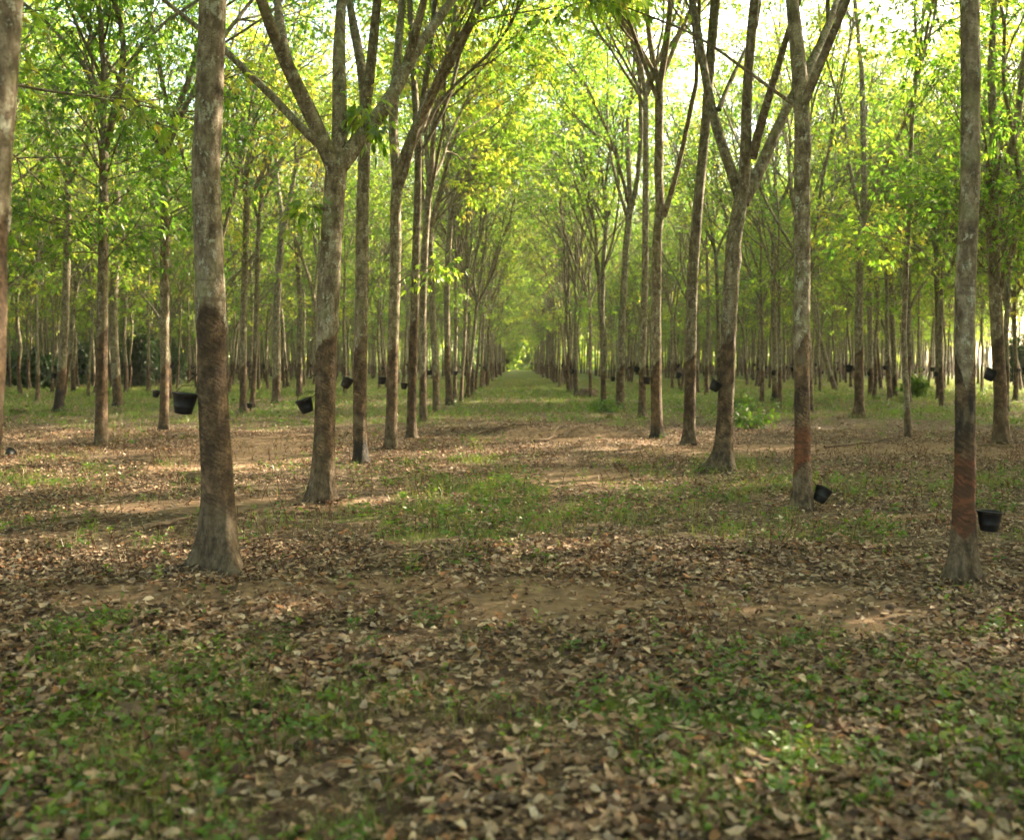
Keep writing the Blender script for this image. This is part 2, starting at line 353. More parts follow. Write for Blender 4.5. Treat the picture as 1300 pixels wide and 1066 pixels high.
def bark_fn(panel_top=2.0, panel_low=.35, red=None, black=0, slope=.45, turn=0.0):
    def fn(TH, Z):
        t = np.abs(np.angle(np.exp(1j * (TH - turn))))
        edge = panel_top - slope * .25 * t + .10 * (vnoise(TH * 1.3, Z * 0 + 4, int(panel_top * 977)) - .5)
        pan = sstep(-.10, .10, edge - Z)
        rd = np.zeros_like(Z)
        if red: rd = sstep(-.07, .05, Z - red[0] + .1 * (t - 1.6)) * sstep(-.3, .25, red[1] - Z) * (red[2] if len(red) > 2 else 1)
        bk = (sstep(-.15, .45, black - Z) * .62) if black else np.zeros_like(Z)
        if red and len(red) == 2: bk = np.maximum(bk, .52 * sstep(.45, .05, np.abs(Z - red[1] - .28)))
        return np.stack([pan, rd, bk, sstep(panel_low + .22, panel_low - .18, Z)], -1)
    fn.top = panel_top; fn.slope = slope; fn.turn = turn; fn.low = panel_low
    return fn

def resample(P, step):
    P = np.asarray(P, float); s = np.concatenate([[0], np.cumsum(np.linalg.norm(np.diff(P, axis=0), axis=1))])
    n = max(3, int(s[-1] / step)); t = np.linspace(0, s[-1], n)
    Q = np.stack([np.interp(t, s, P[:, k]) for k in range(3)], 1)
    for _ in range(3): Q[1:-1] = Q[1:-1] * .5 + (Q[:-2] + Q[2:]) * .25
    return Q, t / s[-1]

def make_tree(seed, trunk, rbase, rtop, limbs=(), forks=3, near=False, arch=0, sprays=(), panel=None, bumps=(), flare=.5, sides=14, step=.12, dens=.6, size=.84, low=0, height=15.5, leaf_keep=.85):
    """trunk: points (local, base at origin). limbs: list of (points, r0, r1). Returns wood mesh, crown mesh"""
    r = np.random.default_rng(seed); w = Wood(); cl = []
    T, t = resample(trunk, step)
    T = np.concatenate([T[:1] + np.array([[0, 0, -.12]]), T]); t = np.concatenate([[0], t])
    rad = (rbase + (rtop - rbase) * t ** .8) * .87
    w.tube(T, rad, sides, trunk_fn(seed, rbase, flare, bumps, panel if near else None), panel or bark_fn())
    tip = T[-1]; td = norm(T[-1] - T[-4])
    ext = []
    if limbs:
        for (pts, a, b2) in limbs:
            Q, tt = resample(pts, .18); rr = a + (b2 - a) * tt; w.tube(Q, rr, 10, lambda TH, Z: 1 + .04 * np.sin(2 * TH + Z * 3) + .05 * vnoise(TH * 2, Z * 7, seed))
            ext.append((Q[-1], norm(Q[-1] - Q[-3]), b2, Q))
    else:
        az = r.random() * 6.28
        for k in range(forks):
            az += 2 * math.pi / forks + r.normal() * .35
            d = side_dir(td, r.uniform(.22, .52) if k else r.uniform(.08, .25), az)
            ext.append((tip - td * .05 * k, d, rtop * r.uniform(.62, .8), None))
    if arch:
        for q in range(2):
            i = len(T) - 2 - q * 4; ext.append((T[i], norm(np.array([arch * r.uniform(.4, .6), r.normal() * .35, r.uniform(.9, 1.2)])), rtop * .5, None))
    for (p, d, r0, Q) in ext:
        L = max(1.2, (height - p[2]) * r.uniform(.82, 1.08)); P, D = walk(p, d, L, .4, .075, .014, r)
        rr = np.linspace(r0, .014, len(P)); w.tube(P, rr, 8)
        limb(w, cl, P, D, rr, r, dens, height)
        # second order forks
        for j in range(3):
            i = int(len(P) * r.uniform(.08, .5)); d2 = side_dir(D[i], r.uniform(.4, .8), r.random() * 6.28)
            P2, D2 = walk(P[i], d2, L * .55 * r.uniform(.7, 1.15), .4, .08, .02, r); r2 = np.linspace(rr[i] * .6, .012, len(P2)); w.tube(P2, r2, 6)
            limb(w, cl, P2, D2, r2, r, dens, height)
    for k in range(low):
        z = r.uniform(3.4, max(4.2, tip[2])); i = int(np.argmin(abs(T[:, 2] - z)))
        branch(w, cl, T[i], side_dir(np.array([0, 0, 1.]), r.uniform(.9, 1.35), r.random() * 6.28), r.uniform(1.0, 2.2), .016, r, dens)
    xs = []
    for (c, nc, sp) in sprays:
        i = int(np.argmin(np.abs(T[:, 2] - (c[2] - .35 * math.hypot(c[0], c[1]))))); a0 = T[i]; mid = a0 * .45 + c * .55 + np.array([0, 0, .18]); w.tube(resample([a0, mid, c], .15)[0], np.linspace(.022, .007, len(resample([a0, mid, c], .15)[0])), 5)
        for _ in range(nc):
            o_ = r.normal(size=3) * sp * np.array([1, 1, .55]); w.tube(np.array([c, c + o_ * .6 + [0, 0, .05], c + o_]), [.007, .005, .003], 3); xs.append((c + o_, o_ + np.array([0, 0, -.1])))
    P = np.array([c[0] for c in cl]); D = np.array([c[1] for c in cl])
    if leaf_keep < 1: m = r.random(len(P)) < leaf_keep; P, D = P[m], D[m]
    if xs: P = np.concatenate([P, [a for a, _ in xs]]); D = np.concatenate([D, [b for _, b in xs]])
    V, F, tn = foliage(P, D, r, near, size=size)
    wm = w.mesh('rubber_tree_wood', M_BARK)
    cm = mesh_np('rubber_tree_leaves', V, F, [M_LEAF], floats={'tint': tn})
    return wm, cm, len(P)

def plant_tree(name, x, y, meshes, label, group=None, rz=0, sc=1.0, z=None):
    e = empty(name, (x, y, h1(x, y) if z is None else z), rz); e.scale = (sc, sc, sc)
    tag(e, label, 'tree', group)
    obj('trunk', meshes[0], e); obj('crown', meshes[1], e)
    return e

# ------------------------------------------------------------------ tapping buckets
def lathe(prof, sides=28):
    prof = np.array(prof); n = len(prof); th = np.linspace(0, 2 * math.pi, sides, endpoint=False)
    V = np.stack([prof[:, 0][:, None] * np.cos(th), prof[:, 0][:, None] * np.sin(th), np.broadcast_to(prof[:, 1][:, None], (n, sides))], -1).reshape(-1, 3)
    i = np.arange(n - 1)[:, None] * sides; j = np.arange(sides)[None]; jn = (j + 1) % sides
    F = np.stack([i + j, i + jn, i + sides + jn, i + sides + j], -1).reshape(-1, 4)
    return V, F
V, F = lathe([(.001, -.080), (.060, -.081), (.066, -.076), (.075, -.03), (.0765, -.028), (.078, -.022), (.0775, -.019), (.091, .066), (.097, .068), (.099, .074), (.098, .080), (.093, .081), (.088, .076), (.086, .06), (.062, -.070), (.001, -.072)])
# dents: buckets are a little out of round
V[:, 0] *= 1 + .03 * np.sin(V[:, 2] * 20 + 1); V[:, 1] *= .96
ME_PAIL = mesh_np('pail', V, F, [M_BLACK], smooth=True)
wv = Wood(); th = np.linspace(0, 2 * math.pi, 25)
wv.tube(np.stack([.094 * np.cos(th), .092 * np.sin(th), .062 + 0 * th], 1), np.full(25, .0032), 5)
wv.tube(np.array([[.09, 0, .062], [.12, .01, .075], [.16, .004, .10], [.20, 0, .105]]), np.full(4, .0042), 5)
wv.tube(np.array([[-.09, 0, .062], [-.05, .05, .13], [.06, .04, .15], [.17, 0, .12]]), np.full(4, .003), 5)
ME_WIRE = wv.mesh('wire', M_WIRE)
V, F = lathe([(.001, -.068), (.062, -.066), (.066, -.045), (.001, -.044)], 20)
ME_LATEX = mesh_np('latex', V, F, [simple_material('old_latex', (.35, .32, .24), .5)], smooth=True)
def bucket(pos, aim, label, group='black tapping buckets hung on the rubber trunks', tilt=(0, 0), sc=1.0, parts=True, name='tapping_bucket'):
    """aim: angle towards its trunk, tilt: (towards trunk side, sideways)"""
    e = empty(name, pos); e.rotation_euler = (tilt[1], tilt[0], aim); e.scale = (sc,) * 3
    tag(e, label, 'bucket', group)
    obj('pail', ME_PAIL, e); obj('wire_hanger', ME_WIRE, e)
    if parts: obj('latex', ME_LATEX, e)
    return e

# ------------------------------------------------------------------ the near trees, one by one
TREES = []     # (x, y) of everything standing
def hero(label, base, px_trunk, wpx, limbs=(), **kw):
    """base: photo foot; px_trunk: list of (px, py) up the trunk; wpx: width low / high in photo pixels; limbs: [(list of (px, py, dy)), w0, w1]"""
    bx, by = base; d = kw.pop('d', None) or depth_of(by)
    x0 = (bx - HX) * d / FPX; z0 = h1(x0, d); org = np.array([x0, d, z0])
    P = [np.array([0, 0, 0.])] + [spot(px, py, d) - org for px, py in px_trunk]
    extra = kw.pop('extra', None)
    if extra: P.append(P[-1] + np.array(extra))
    k = d / FPX / 2
    kw['sprays'] = [(spot(a, b_, d + c) - org, n_, s_) for a, b_, c, n_, s_ in kw.get('sprays', ())]
    lm = []
    for pts, w0, w1 in limbs:
        L = []
        for (px, py, dy) in pts: L.append(spot(px, py, d + dy) - org)
        lm.append((L, w0 * k, w1 * k))
    meshes = make_tree(kw.pop('seed'), P, wpx[0] * k, wpx[1] * k, lm, **kw)
    e = plant_tree('rubber_tree', x0, d, meshes, label, z=z0); TREES.append((x0, d)); e['group'] = 'rubber trees of the plantation'
    return e, x0, d, z0
NEAR = dict(near=True, sides=36, step=.028)
MID = dict(leaf_keep=.95, sides=16, step=.10)

hero('trunk half out of the frame at the left edge, blotched pinkish grey', (-52, 902), [(-40, 700), (-27, 460), (-18, 200), (-4, 0)], (72, 68), seed=101, extra=(.3, .1, 1.6), panel=bark_fn(2.35, .3), low=0, flare=0.0, **NEAR)
hero('thick straight mottled trunk with flared roots, nearest whole tree left of the aisle', (279, 722), [(278, 680), (275, 600), (270, 500), (267, 400), (262, 200), (271, 0)], (45, 38), seed=102, extra=(.1, .1, 1.5),
     panel=bark_fn(2.05, .45, turn=-1.6), flare=1.05, bumps=[(1.45, -1.5, .06, .12), (2.1, -1.0, .05, .1)], **NEAR)
hero('brown trunk opening into four bare limbs like a hand, left of the aisle', (408, 642), [(410, 600), (413, 500), (417, 400), (421, 300), (425, 235), (427, 205)], (31, 31),
     [([(424, 215, 0), (405, 165, -.1), (378, 112, -.3), (356, 66, -.5), (340, 25, -.7), (326, -15, -.9)], 22, 12),
      ([(366, 85, -.4), (357, 45, -.1), (352, 0, .3)], 13, 10),
      ([(412, 190, 0), (372, 152, .2), (341, 116, .5), (322, 101, .7), (289, 66, 1.0), (250, 34, 1.3), (205, -2, 1.6)], 12, 6),
      ([(428, 212, 0), (432, 165, .2), (431, 120, .3), (430, 60, .5), (434, -10, .8)], 21, 13),
      ([(432, 210, 0), (452, 183, .1), (476, 155, .3), (500, 120, .5), (520, 76, .8), (548, 36, 1.1), (580, -8, 1.4)], 22, 11),
      ([(516, 84, .75), (530, 40, .6), (540, -8, .5)], 13, 9)], seed=103, sprays=[(462, 138, .2, 5, .14), (470, 165, .1, 3, .12), (395, 262, -.2, 3, .14)], panel=bark_fn(1.95, .4), bumps=[(4.15, 0, .12, .18)], **NEAR)
hero('slim dark trunk with a blackened foot beside the hand-shaped tree', (458, 588), [(457, 520), (457, 460), (459, 380), (460, 300), (462, 200), (464, 130)], (20, 17),
     [([(464, 140, 0), (461, 95, .1), (452, 50, .3), (443, 0, .5)], 14, 9), ([(464, 140, 0), (470, 95, -.1), (474, 50, -.1), (479, 0, -.3)], 14, 10)], seed=104, panel=bark_fn(2.05, .3, black=.65), **MID)
hero('trunk with a kink and a grey foot, fourth in the left row of the aisle', (496, 570), [(498, 500), (500, 400), (503, 310), (502, 270), (505, 215)], (17, 15),
     [([(504, 222, 0), (498, 160, .2), (504, 80, .3), (511, -5, .6)], 13, 9), ([(506, 222, 0), (523, 172, -.2), (552, 112, -.4), (586, 55, -.6), (612, 0, -.8)], 14, 9)], seed=105, sprays=[(548, 340, -.3, 8, .28)], arch=1, panel=bark_fn(2.0, .5), bumps=[(3.7, 3.1, .15, .12)], **MID)
hero('reddish footed slim trunk, fifth in the left row of the aisle', (522, 558), [(523, 500), (526, 400), (529, 300), (531, 230), (531, 170)], (13, 11),
     [([(531, 180, 0), (526, 110, .2), (522, 40, .3), (520, -5, .4)], 9, 7), ([(531, 175, 0), (538, 120, -.2), (548, 50, -.3), (553, -5, -.5)], 8, 6)], seed=106, arch=1, panel=bark_fn(2.6, .2, red=(.15, .6, .42)), **MID)
hero('pale grey trunk standing behind the red footed one in the left row', (537, 538), [(537, 460), (537, 380), (540, 300), (546, 230)], (11, 9), seed=107, arch=1, panel=bark_fn(1.4, .5), **MID)
hero('slim trunk bending left, seventh in the left row of the aisle', (554, 522), [(553, 460), (549, 400), (547, 340), (546, 290)], (10, 8), seed=108, arch=1, panel=bark_fn(1.4, .5), **MID)
hero('trunk with a black foot, eighth in the left row of the aisle', (571, 515), [(568, 460), (567, 380), (569, 320), (573, 270)], (10, 8), seed=109, arch=1, panel=bark_fn(2.4, .3, black=.5), **MID)
# rows further left
hero('dark straight trunk topped by hanging leaves, standing in the grass far left', (128, 562), [(129, 500), (130, 400), (131, 300), (132, 190)], (17, 13), seed=120, sprays=[(45, 90, -1, 12, .5), (75, 150, -2, 12, .5), (60, 215, -.5, 9, .45), (180, 60, -1.5, 12, .5), (110, 120, -2.5, 12, .5), (165, 150, -2, 10, .45), (90, 40, 0, 12, .5), (35, 270, -1, 6, .4)], panel=bark_fn(2.4, .2), low=11, **MID)
hero('trunk with a small bucket on its left side, just left of the thick mottled trunk', (208, 549), [(209, 500), (209, 400), (209, 300), (210, 200)], (13, 12), seed=121, sprays=[(240, 150, -1, 10, .45), (180, 200, -2, 11, .5), (215, 95, -2, 12, .5), (255, 220, -1, 7, .4), (190, 30, -1.5, 12, .5), (225, 255, -2, 6, .4), (320, 170, .5, 10, .5), (335, 235, .5, 8, .45), (300, 120, 1, 10, .5)], panel=bark_fn(1.6, .2), low=13, bumps=[(4.3, .2, .25, .3)], **MID)
hero('leaning pale trunk with a blackish foot near the left edge', (74, 523), [(78, 480), (82, 420), (85, 330), (87, 230)], (13, 9), seed=122, panel=bark_fn(1.5, .2, black=1.0), low=11, **MID)
hero('pale sunlit trunk bending left above a cup at its foot', (150, 516), [(147, 470), (143, 400), (146, 340), (147, 300)], (13, 11),
     [([(146, 308, 0), (149, 270, .2), (150, 220, .4)], 8, 7), ([(146, 308, 0), (139, 285, -.2), (133, 250, -.3)], 6, 5)], seed=123, panel=bark_fn(1.2, .2), low=7, **MID)
hero('trunk with a ruddy lower part just right of the thick mottled tree', (309, 526), [(309, 480), (309, 400), (312, 320), (313, 260)], (10, 9), seed=124, panel=bark_fn(1.6, .2, red=(.2, .8, .42)), low=7, **MID)
hero('double stemmed tree between the thick mottled tree and the hand-shaped tree', (351, 512), [(351, 460), (351, 400), (354, 340), (357, 300)], (12, 10),
     [([(357, 306, 0), (358, 270, .1), (352, 235, .2), (350, 200, .3)], 7, 5), ([(357, 306, 0), (366, 262, -.2), (373, 225, -.3)], 7, 6)], seed=125, panel=bark_fn(1.2, .4), low=5, **MID)
hero('straight thin trunk directly left of the hand-shaped tree', (380, 504), [(380, 450), (381, 380), (378, 330), (373, 270)], (8, 7), seed=126, panel=bark_fn(1.6, .3), low=5, **MID)
# right row of the aisle
hero('rough dark trunk with a rust red tapped band, nearest tree on the right', (1221, 730), [(1223, 680), (1226, 600), (1225, 500), (1224, 420), (1225, 380), (1228, 300), (1232, 200), (1233, 100), (1231, 0)], (31, 25), seed=130,
     extra=(.05, .1, 1.6), panel=bark_fn(2.1, .42, red=(.48, .95), slope=.8, turn=1.2), flare=.8, bumps=[(2.1, -1.57, .14, .09), (3.0, 0, .08, .12), (3.85, -1.3, .14, .1), (3.25, -2.6, .07, .08)], **NEAR)
hero('straight trunk with a bright red band low down and a bucket at its foot', (1019, 644), [(1019, 600), (1018, 500), (1018, 400), (1019, 300), (1018, 200), (1018, 150), (1017, 118)], (26, 21),
     [([(1017, 125, 0), (1016, 85, 0), (1009, 45, .1), (1005, -8, .2)], 20, 16), ([(1019, 135, 0), (1033, 100, -.2), (1050, 62, -.4), (1066, 22, -.5), (1080, -10, -.7)], 12, 8),
      ([(1019, 125, 0), (1026, 90, .3), (1043, 60, .6), (1058, 15, .9), (1066, -10, 1.1)], 10, 7)], seed=131, sprays=[(765, -2, -1.0, 8, .25)], panel=bark_fn(1.95, .42, red=(.40, .92), slope=.8, turn=-1.2), flare=.5, bumps=[(4.0, 0, .18, .14), (3.3, 2.5, .08, .12)], **NEAR)
hero('trunk with a burl and three wide bare limbs, third in the aisle right row', (917, 598), [(920, 545), (922, 490), (925, 420), (928, 360), (931, 310), (938, 270), (942, 248)], (23, 21),
     [([(940, 256, 0), (927, 212, .1), (908, 160, .2), (895, 95, .4), (886, 40, .6), (877, -8, .8)], 14, 9), ([(943, 256, 0), (947, 195, -.2), (948, 125, -.3), (952, 60, -.5), (959, -8, -.7)], 14, 11),
      ([(944, 258, 0), (966, 212, .2), (984, 170, .4), (1006, 122, .6), (1028, 80, .8)], 16, 10), ([(955, 200, -.1), (968, 150, -.5), (983, 100, -.9), (1001, 40, -1.3)], 12, 7),
      ([(912, 140, .2), (926, 105, .5), (943, 70, .8)], 7, 4)], seed=132, panel=bark_fn(2.1, .3), flare=1.5, bumps=[(3.1, 0, .22, .14), (2.6, .2, .06, .2)], **NEAR)
hero('trunk leaning right with a pale foot, fourth in the right row of the aisle', (874, 564), [(876, 500), (877, 440), (879, 350), (886, 260), (896, 160), (903, 60), (908, 0)], (17, 13), seed=133, arch=-1, panel=bark_fn(1.9, .5), low=0, extra=(.1, 0, .8), **MID)
hero('trunk swollen at a knot below its fork, fifth in the right row of the aisle', (834, 555), [(833, 500), (833, 400), (834, 310), (838, 255), (836, 220), (837, 150), (837, 100)], (16, 12),
     [([(837, 110, 0), (826, 62, .2), (820, 0, .4)], 8, 6), ([(837, 110, 0), (846, 60, -.2), (852, 0, -.3)], 9, 7), ([(838, 105, 0), (860, 50, .2), (878, 10, .3)], 6, 5),
      ([(843, 275, 0), (855, 235, -.3), (864, 200, -.5), (884, 105, -1.2)], 7, 5)], seed=134, arch=-1, panel=bark_fn(1.8, .1, black=.5), bumps=[(4.9, 0, .2, .15), (5.9, 0, .25, .13)], **MID)
hero('slim straight trunk with a bucket, sixth in the right row of the aisle', (815, 532), [(816, 460), (819, 350), (820, 200), (820, 120)], (11, 8), seed=135, arch=-1, panel=bark_fn(1.6, .3), **MID)
hero('trunk leaning right, forking in a narrow V, seventh in the aisle right row', (787, 520), [(788, 470), (790, 400), (795, 310), (800, 262)], (12, 9),
     [([(800, 268, 0), (799, 230, .2), (796, 170, .4)], 7, 6), ([(801, 268, 0), (809, 230, -.2), (814, 170, -.5), (812, 100, -.9)], 6, 5)], seed=136, arch=-1, panel=bark_fn(1.6, .4), bumps=[(3.9, 0, .1, .15)], **MID)
hero('thin leaning trunk, eighth in the right row of the aisle', (766, 507), [(766, 460), (764, 400), (766, 330), (770, 280)], (8, 6), seed=137, arch=-1, panel=bark_fn(1.7, .3), **MID)
# rows further right
hero('thick dark trunk with forked limbs near the right edge', (1271, 562), [(1270, 500), (1266, 420), (1262, 340), (1259, 290), (1262, 255)], (20, 16),
     [([(1262, 262, 0), (1272, 225, .1), (1287, 180, .2), (1296, 120, .3), (1303, 60, .5)], 11, 8), ([(1261, 262, 0), (1262, 180, .3), (1258, 90, .5), (1262, 10, .8)], 12, 8),
      ([(1269, 370, 0), (1281, 330, -.3), (1293, 292, -.5), (1297, 240, -.6), (1290, 200, -.6)], 7, 5)], seed=140, sprays=[(1275, 160, -1, 12, .4), (1262, 215, -.5, 10, .35), (1290, 90, -1, 12, .5), (1230, 60, -2, 12, .5), (1180, 110, -1.5, 9, .5), (1292, 265, .5, 6, .35), (1160, 40, -1, 12, .55)], panel=bark_fn(2.3, .1), low=13, **MID)
hero('very slender crooked trunk between the two dark trunks on the right', (1153, 554), [(1151, 500), (1147, 430), (1150, 350), (1155, 240), (1157, 160), (1163, 100)], (9, 6), seed=141, panel=bark_fn(.8, .5), low=11, **MID)
hero('dark trunk with spreading roots and a wide fork, left of the slender crooked one', (1091, 530), [(1091, 470), (1090, 400), (1092, 330), (1095, 280)], (13, 10),
     [([(1094, 288, 0), (1086, 245, .3), (1078, 210, .5), (1073, 160, .7)], 5, 4), ([(1095, 288, 0), (1097, 240, 0), (1096, 170, .1), (1094, 90, .2)], 8, 6),
      ([(1096, 282, 0), (1110, 240, -.3), (1120, 218, -.5), (1133, 190, -.8)], 7, 5)], seed=142, sprays=[(1060, 180, -1, 8, .5), (1150, 160, -1, 9, .5), (1040, 270, 0, 7, .4), (1130, 300, 0, 7, .4)], panel=bark_fn(2.2, .1), low=8, flare=1.2, **MID)
hero('slim dark trunk under a small fan of limbs, right of the burled tree', (984, 509), [(984, 450), (982, 380), (982, 310), (984, 265)], (8, 7),
     [([(984, 270, 0), (976, 235, .3), (972, 205, .4)], 5, 4), ([(984, 270, 0), (998, 245, -.3), (1009, 215, -.5)], 5, 4), ([(984, 268, 0), (984, 230, .3), (986, 190, .5)], 5, 4)], seed=143, panel=bark_fn(.9, .0, black=.6), low=7, **MID)
hero('straight trunk in the grass behind the dark wide forked tree', (1106, 501), [(1105, 450), (1104, 380), (1103, 320), (1100, 270)], (8, 7), seed=144, panel=bark_fn(1.5, .3), low=7, **MID)
hero('pale trunk standing left of the round green bush', (1136, 503), [(1135, 450), (1132, 400), (1130, 330), (1132, 280)], (8, 7), seed=145, panel=bark_fn(1.2, .3), low=7, **MID)
hero('trunk standing right of the round green bush', (1192, 507), [(1191, 450), (1190, 380), (1189, 320), (1188, 250)], (8, 7), seed=146, panel=bark_fn(1.3, .3), low=7, **MID)
hero('trunk leaning steeply to the left behind the red banded tree', (1061, 495), [(1052, 470), (1044, 440), (1035, 410), (1030, 370)], (7, 6), seed=147, panel=bark_fn(1.0, .3), low=7, **MID)

# ------------------------------------------------------------------ the repeated plantation trees
VAR = []
for k in range(8):
    r = np.random.default_rng(500 + k); H = r.uniform(3.6, 6.6); lx, ly = r.normal(size=2) * .22
    pts = [(0, 0, 0), (lx * .2 + r.normal() * .04, ly * .2, H * .25), (lx * .5 + r.normal() * .08, ly * .5 + r.normal() * .06, H * .5), (lx * .8, ly * .8 + r.normal() * .08, H * .75), (lx, ly, H)]
    VAR.append(make_tree(600 + k, pts, r.uniform(.088, .122), r.uniform(.066, .085), forks=int(r.integers(3, 5)), sides=10, step=.16, panel=bark_fn(r.uniform(.9, 2.2), .2, black=(.5 if k % 3 == 0 else 0)), low=[1, 3, 2, 3, 1, 3, 2, 3][k], leaf_keep=[.56, .24, .46, .30, .56, .24, .44, .34][k],
                         bumps=[(H * .7, r.random() * 6, .2, .12)], height=r.uniform(14.5, 17.5)))
rows = [-2.3, -8.5, -14.7] + [-20.2 - 4.2 * k for k in range(0, 28)] + [3.3, 9.5, 15.7] + [21.2 + 4.2 * k for k in range(0, 18)]
cand = []
for X in rows:
    ph = rng.random() * 3
    if X == rows[0]: ph = .8
    for j in range(-10, 128):
        y = j * 2.5 + ph; cand.append((X + rng.normal() * .22, y + rng.normal() * .3))
seen, rest = [], []
hx = np.array(TREES)
for (x, y) in cand:
    if rng.random() < .04 and y > 25: continue
    if np.min(np.hypot(hx[:, 0] - x, hx[:, 1] - y)) < 2.3: continue
    infr = y > 1 and abs(x + .01) < y * .512
    if infr and y < 27: continue
    if infr and y < 40 and abs(x) < 4.5: continue
    if math.hypot(x, y) < 3.0: continue
    if y > 192 and abs(x) < 18: continue
    if y > 225: continue
    if x > 34 and x > .40 * y + 8: continue
    if abs(x) > .56 * abs(y) + (34 if x > 0 else 20): continue
    if y < -12 : continue
    (seen if infr else rest).append((x, y))
seen.sort(key=lambda p: math.hypot(*p))
NIND = 300 - len(TREES)
rest += seen[NIND:]; seen = seen[:NIND]
def row_words(x):
    if -5.4 < x < 0: return 'thin rubber tree far down the row lining the left of the grass aisle'
    if 0 <= x < 6.4: return 'thin rubber tree far down the row lining the right of the grass aisle'
    if x < 0:
        k = int(round((-2.3 - x) / 6.2)) + 1
        nm = {2: 'second', 3: 'third'}.get(k)
        return f'slender rubber tree in the {nm} row left of the grass aisle, back in the grove' if nm else 'slender rubber tree in the crowded deepest rows of the left grove, past the third'
    k = int(round((x - 3.3) / 6.2)) + 1
    nm = {2: 'second', 3: 'third'}.get(k)
    return f'slender rubber tree in the {nm} row right of the grass aisle, back in the grove' if nm else 'slender rubber tree in the outermost rows before the bright clearing at right'
NB_BUCK = 0
src = {}
for (x, y) in seen:
    k = int(rng.integers(8)); k = int(rng.choice([1, 3, 5, 7, k])) if abs(x - .5) < 9 else k; sc = rng.uniform(.86, 1.12); rz = rng.random() * 6.28
    e = empty('rubber_tree', (x, y, h1(x, y)), rz); e.scale = (sc * (gw := rng.uniform(.74, 1.12)), sc * gw * rng.uniform(.95, 1.05), sc)
    lab = row_words(x); tag(e, lab, 'tree', 'rubber trees: ' + lab)
    for nm, me in (('trunk', VAR[k][0]), ('crown', VAR[k][1])):
        if (nm, k) not in src: src[(nm, k)] = obj(nm, me, e)
        else:
            c = src[(nm, k)].copy(); COL.objects.link(c); c.parent = e
    if rng.random() < .75 and y < 80:
        a = math.pi + rng.normal() * .7 if rng.random() < .7 else rng.normal() * .8
        rr = .22; z = h1(x, y) + rng.uniform(1.05, 1.5)
        side = 'left' if x < .5 else 'right'
        bucket((x + rr * math.cos(a), y + rr * math.sin(a) - .03, z), a + math.pi, f'tiny black tapping bucket on a thin trunk deep in the {side} part of the grove', f'tiny far buckets in the {side} part of the grove', (rng.normal() * .2, rng.normal() * .15), 1.0, parts=False)
        NB_BUCK += 1

# the uncounted rest of the plantation: one object that instances the same trees
pc_t = bpy.data.collections.new('grove_wood'); pc_c = bpy.data.collections.new('grove_leaves')
for k in range(8):
    o = bpy.data.objects.new(f'rubber_tree_wood_{k}', VAR[k][0]); pc_t.objects.link(o)
    o = bpy.data.objects.new(f'rubber_tree_leaves_{k}', VAR[k][1]); pc_c.objects.link(o)
P = np.array([(x, y, 0) for x, y in rest]); P[:, 2] = hgt(P[:, 0], P[:, 1])
me = bpy.data.meshes.new('grove_spots'); me.from_pydata(P.tolist(), [], [])
n = len(P)
for nm, a in (('rz', rng.random(n) * 6.28), ('sc', rng.uniform(.86, 1.12, n))):
    at = me.attributes.new(nm, 'FLOAT', 'POINT'); at.data.foreach_set('value', a.astype(np.float32))
at = me.attributes.new('pick', 'INT', 'POINT'); at.data.foreach_set('value', rng.integers(0, 8, n).astype(np.int32))
grove = obj('rubber_grove', me); tag(grove, 'mass of distant rubber trees filling the plantation behind the counted rows', 'grove', kind='stuff')
ng = bpy.data.node_groups.new('grove', 'GeometryNodeTree')
ng.interface.new_socket('Geometry', in_out='INPUT', socket_type='NodeSocketGeometry'); ng.interface.new_socket('Geometry', in_out='OUTPUT', socket_type='NodeSocketGeometry')
gi = ng.nodes.new('NodeGroupInput'); go = ng.nodes.new('NodeGroupOutput'); jn = ng.nodes.new('GeometryNodeJoinGeometry')
def nattr(nm, ty):
    a = ng.nodes.new('GeometryNodeInputNamedAttribute'); a.data_type = ty; a.inputs['Name'].default_value = nm; return a.outputs[0]
cx = ng.nodes.new('ShaderNodeCombineXYZ'); ng.links.new(nattr('rz', 'FLOAT'), cx.inputs[2])
for c in (pc_t, pc_c):
    ci = ng.nodes.new('GeometryNodeCollectionInfo'); ci.inputs['Collection'].default_value = c; ci.inputs['Separate Children'].default_value = True; ci.inputs['Reset Children'].default_value = True
    ip = ng.nodes.new('GeometryNodeInstanceOnPoints'); ip.inputs['Pick Instance'].default_value = True
    ng.links.new(gi.outputs[0], ip.inputs['Points']); ng.links.new(ci.outputs[0], ip.inputs['Instance']); ng.links.new(nattr('pick', 'INT'), ip.inputs['Instance Index'])
    ng.links.new(cx.outputs[0], ip.inputs['Rotation']); ng.links.new(nattr('sc', 'FLOAT'), ip.inputs['Scale']); ng.links.new(ip.outputs[0], jn.inputs[0])
ng.links.new(jn.outputs[0], go.inputs[0])
grove.modifiers.new('grove', 'NODES').node_group = ng
print('INFO trees hero', len(TREES), 'indiv', len(seen), 'rest', len(rest), 'buckets', NB_BUCK, 'clusters', [v[2] for v in VAR])

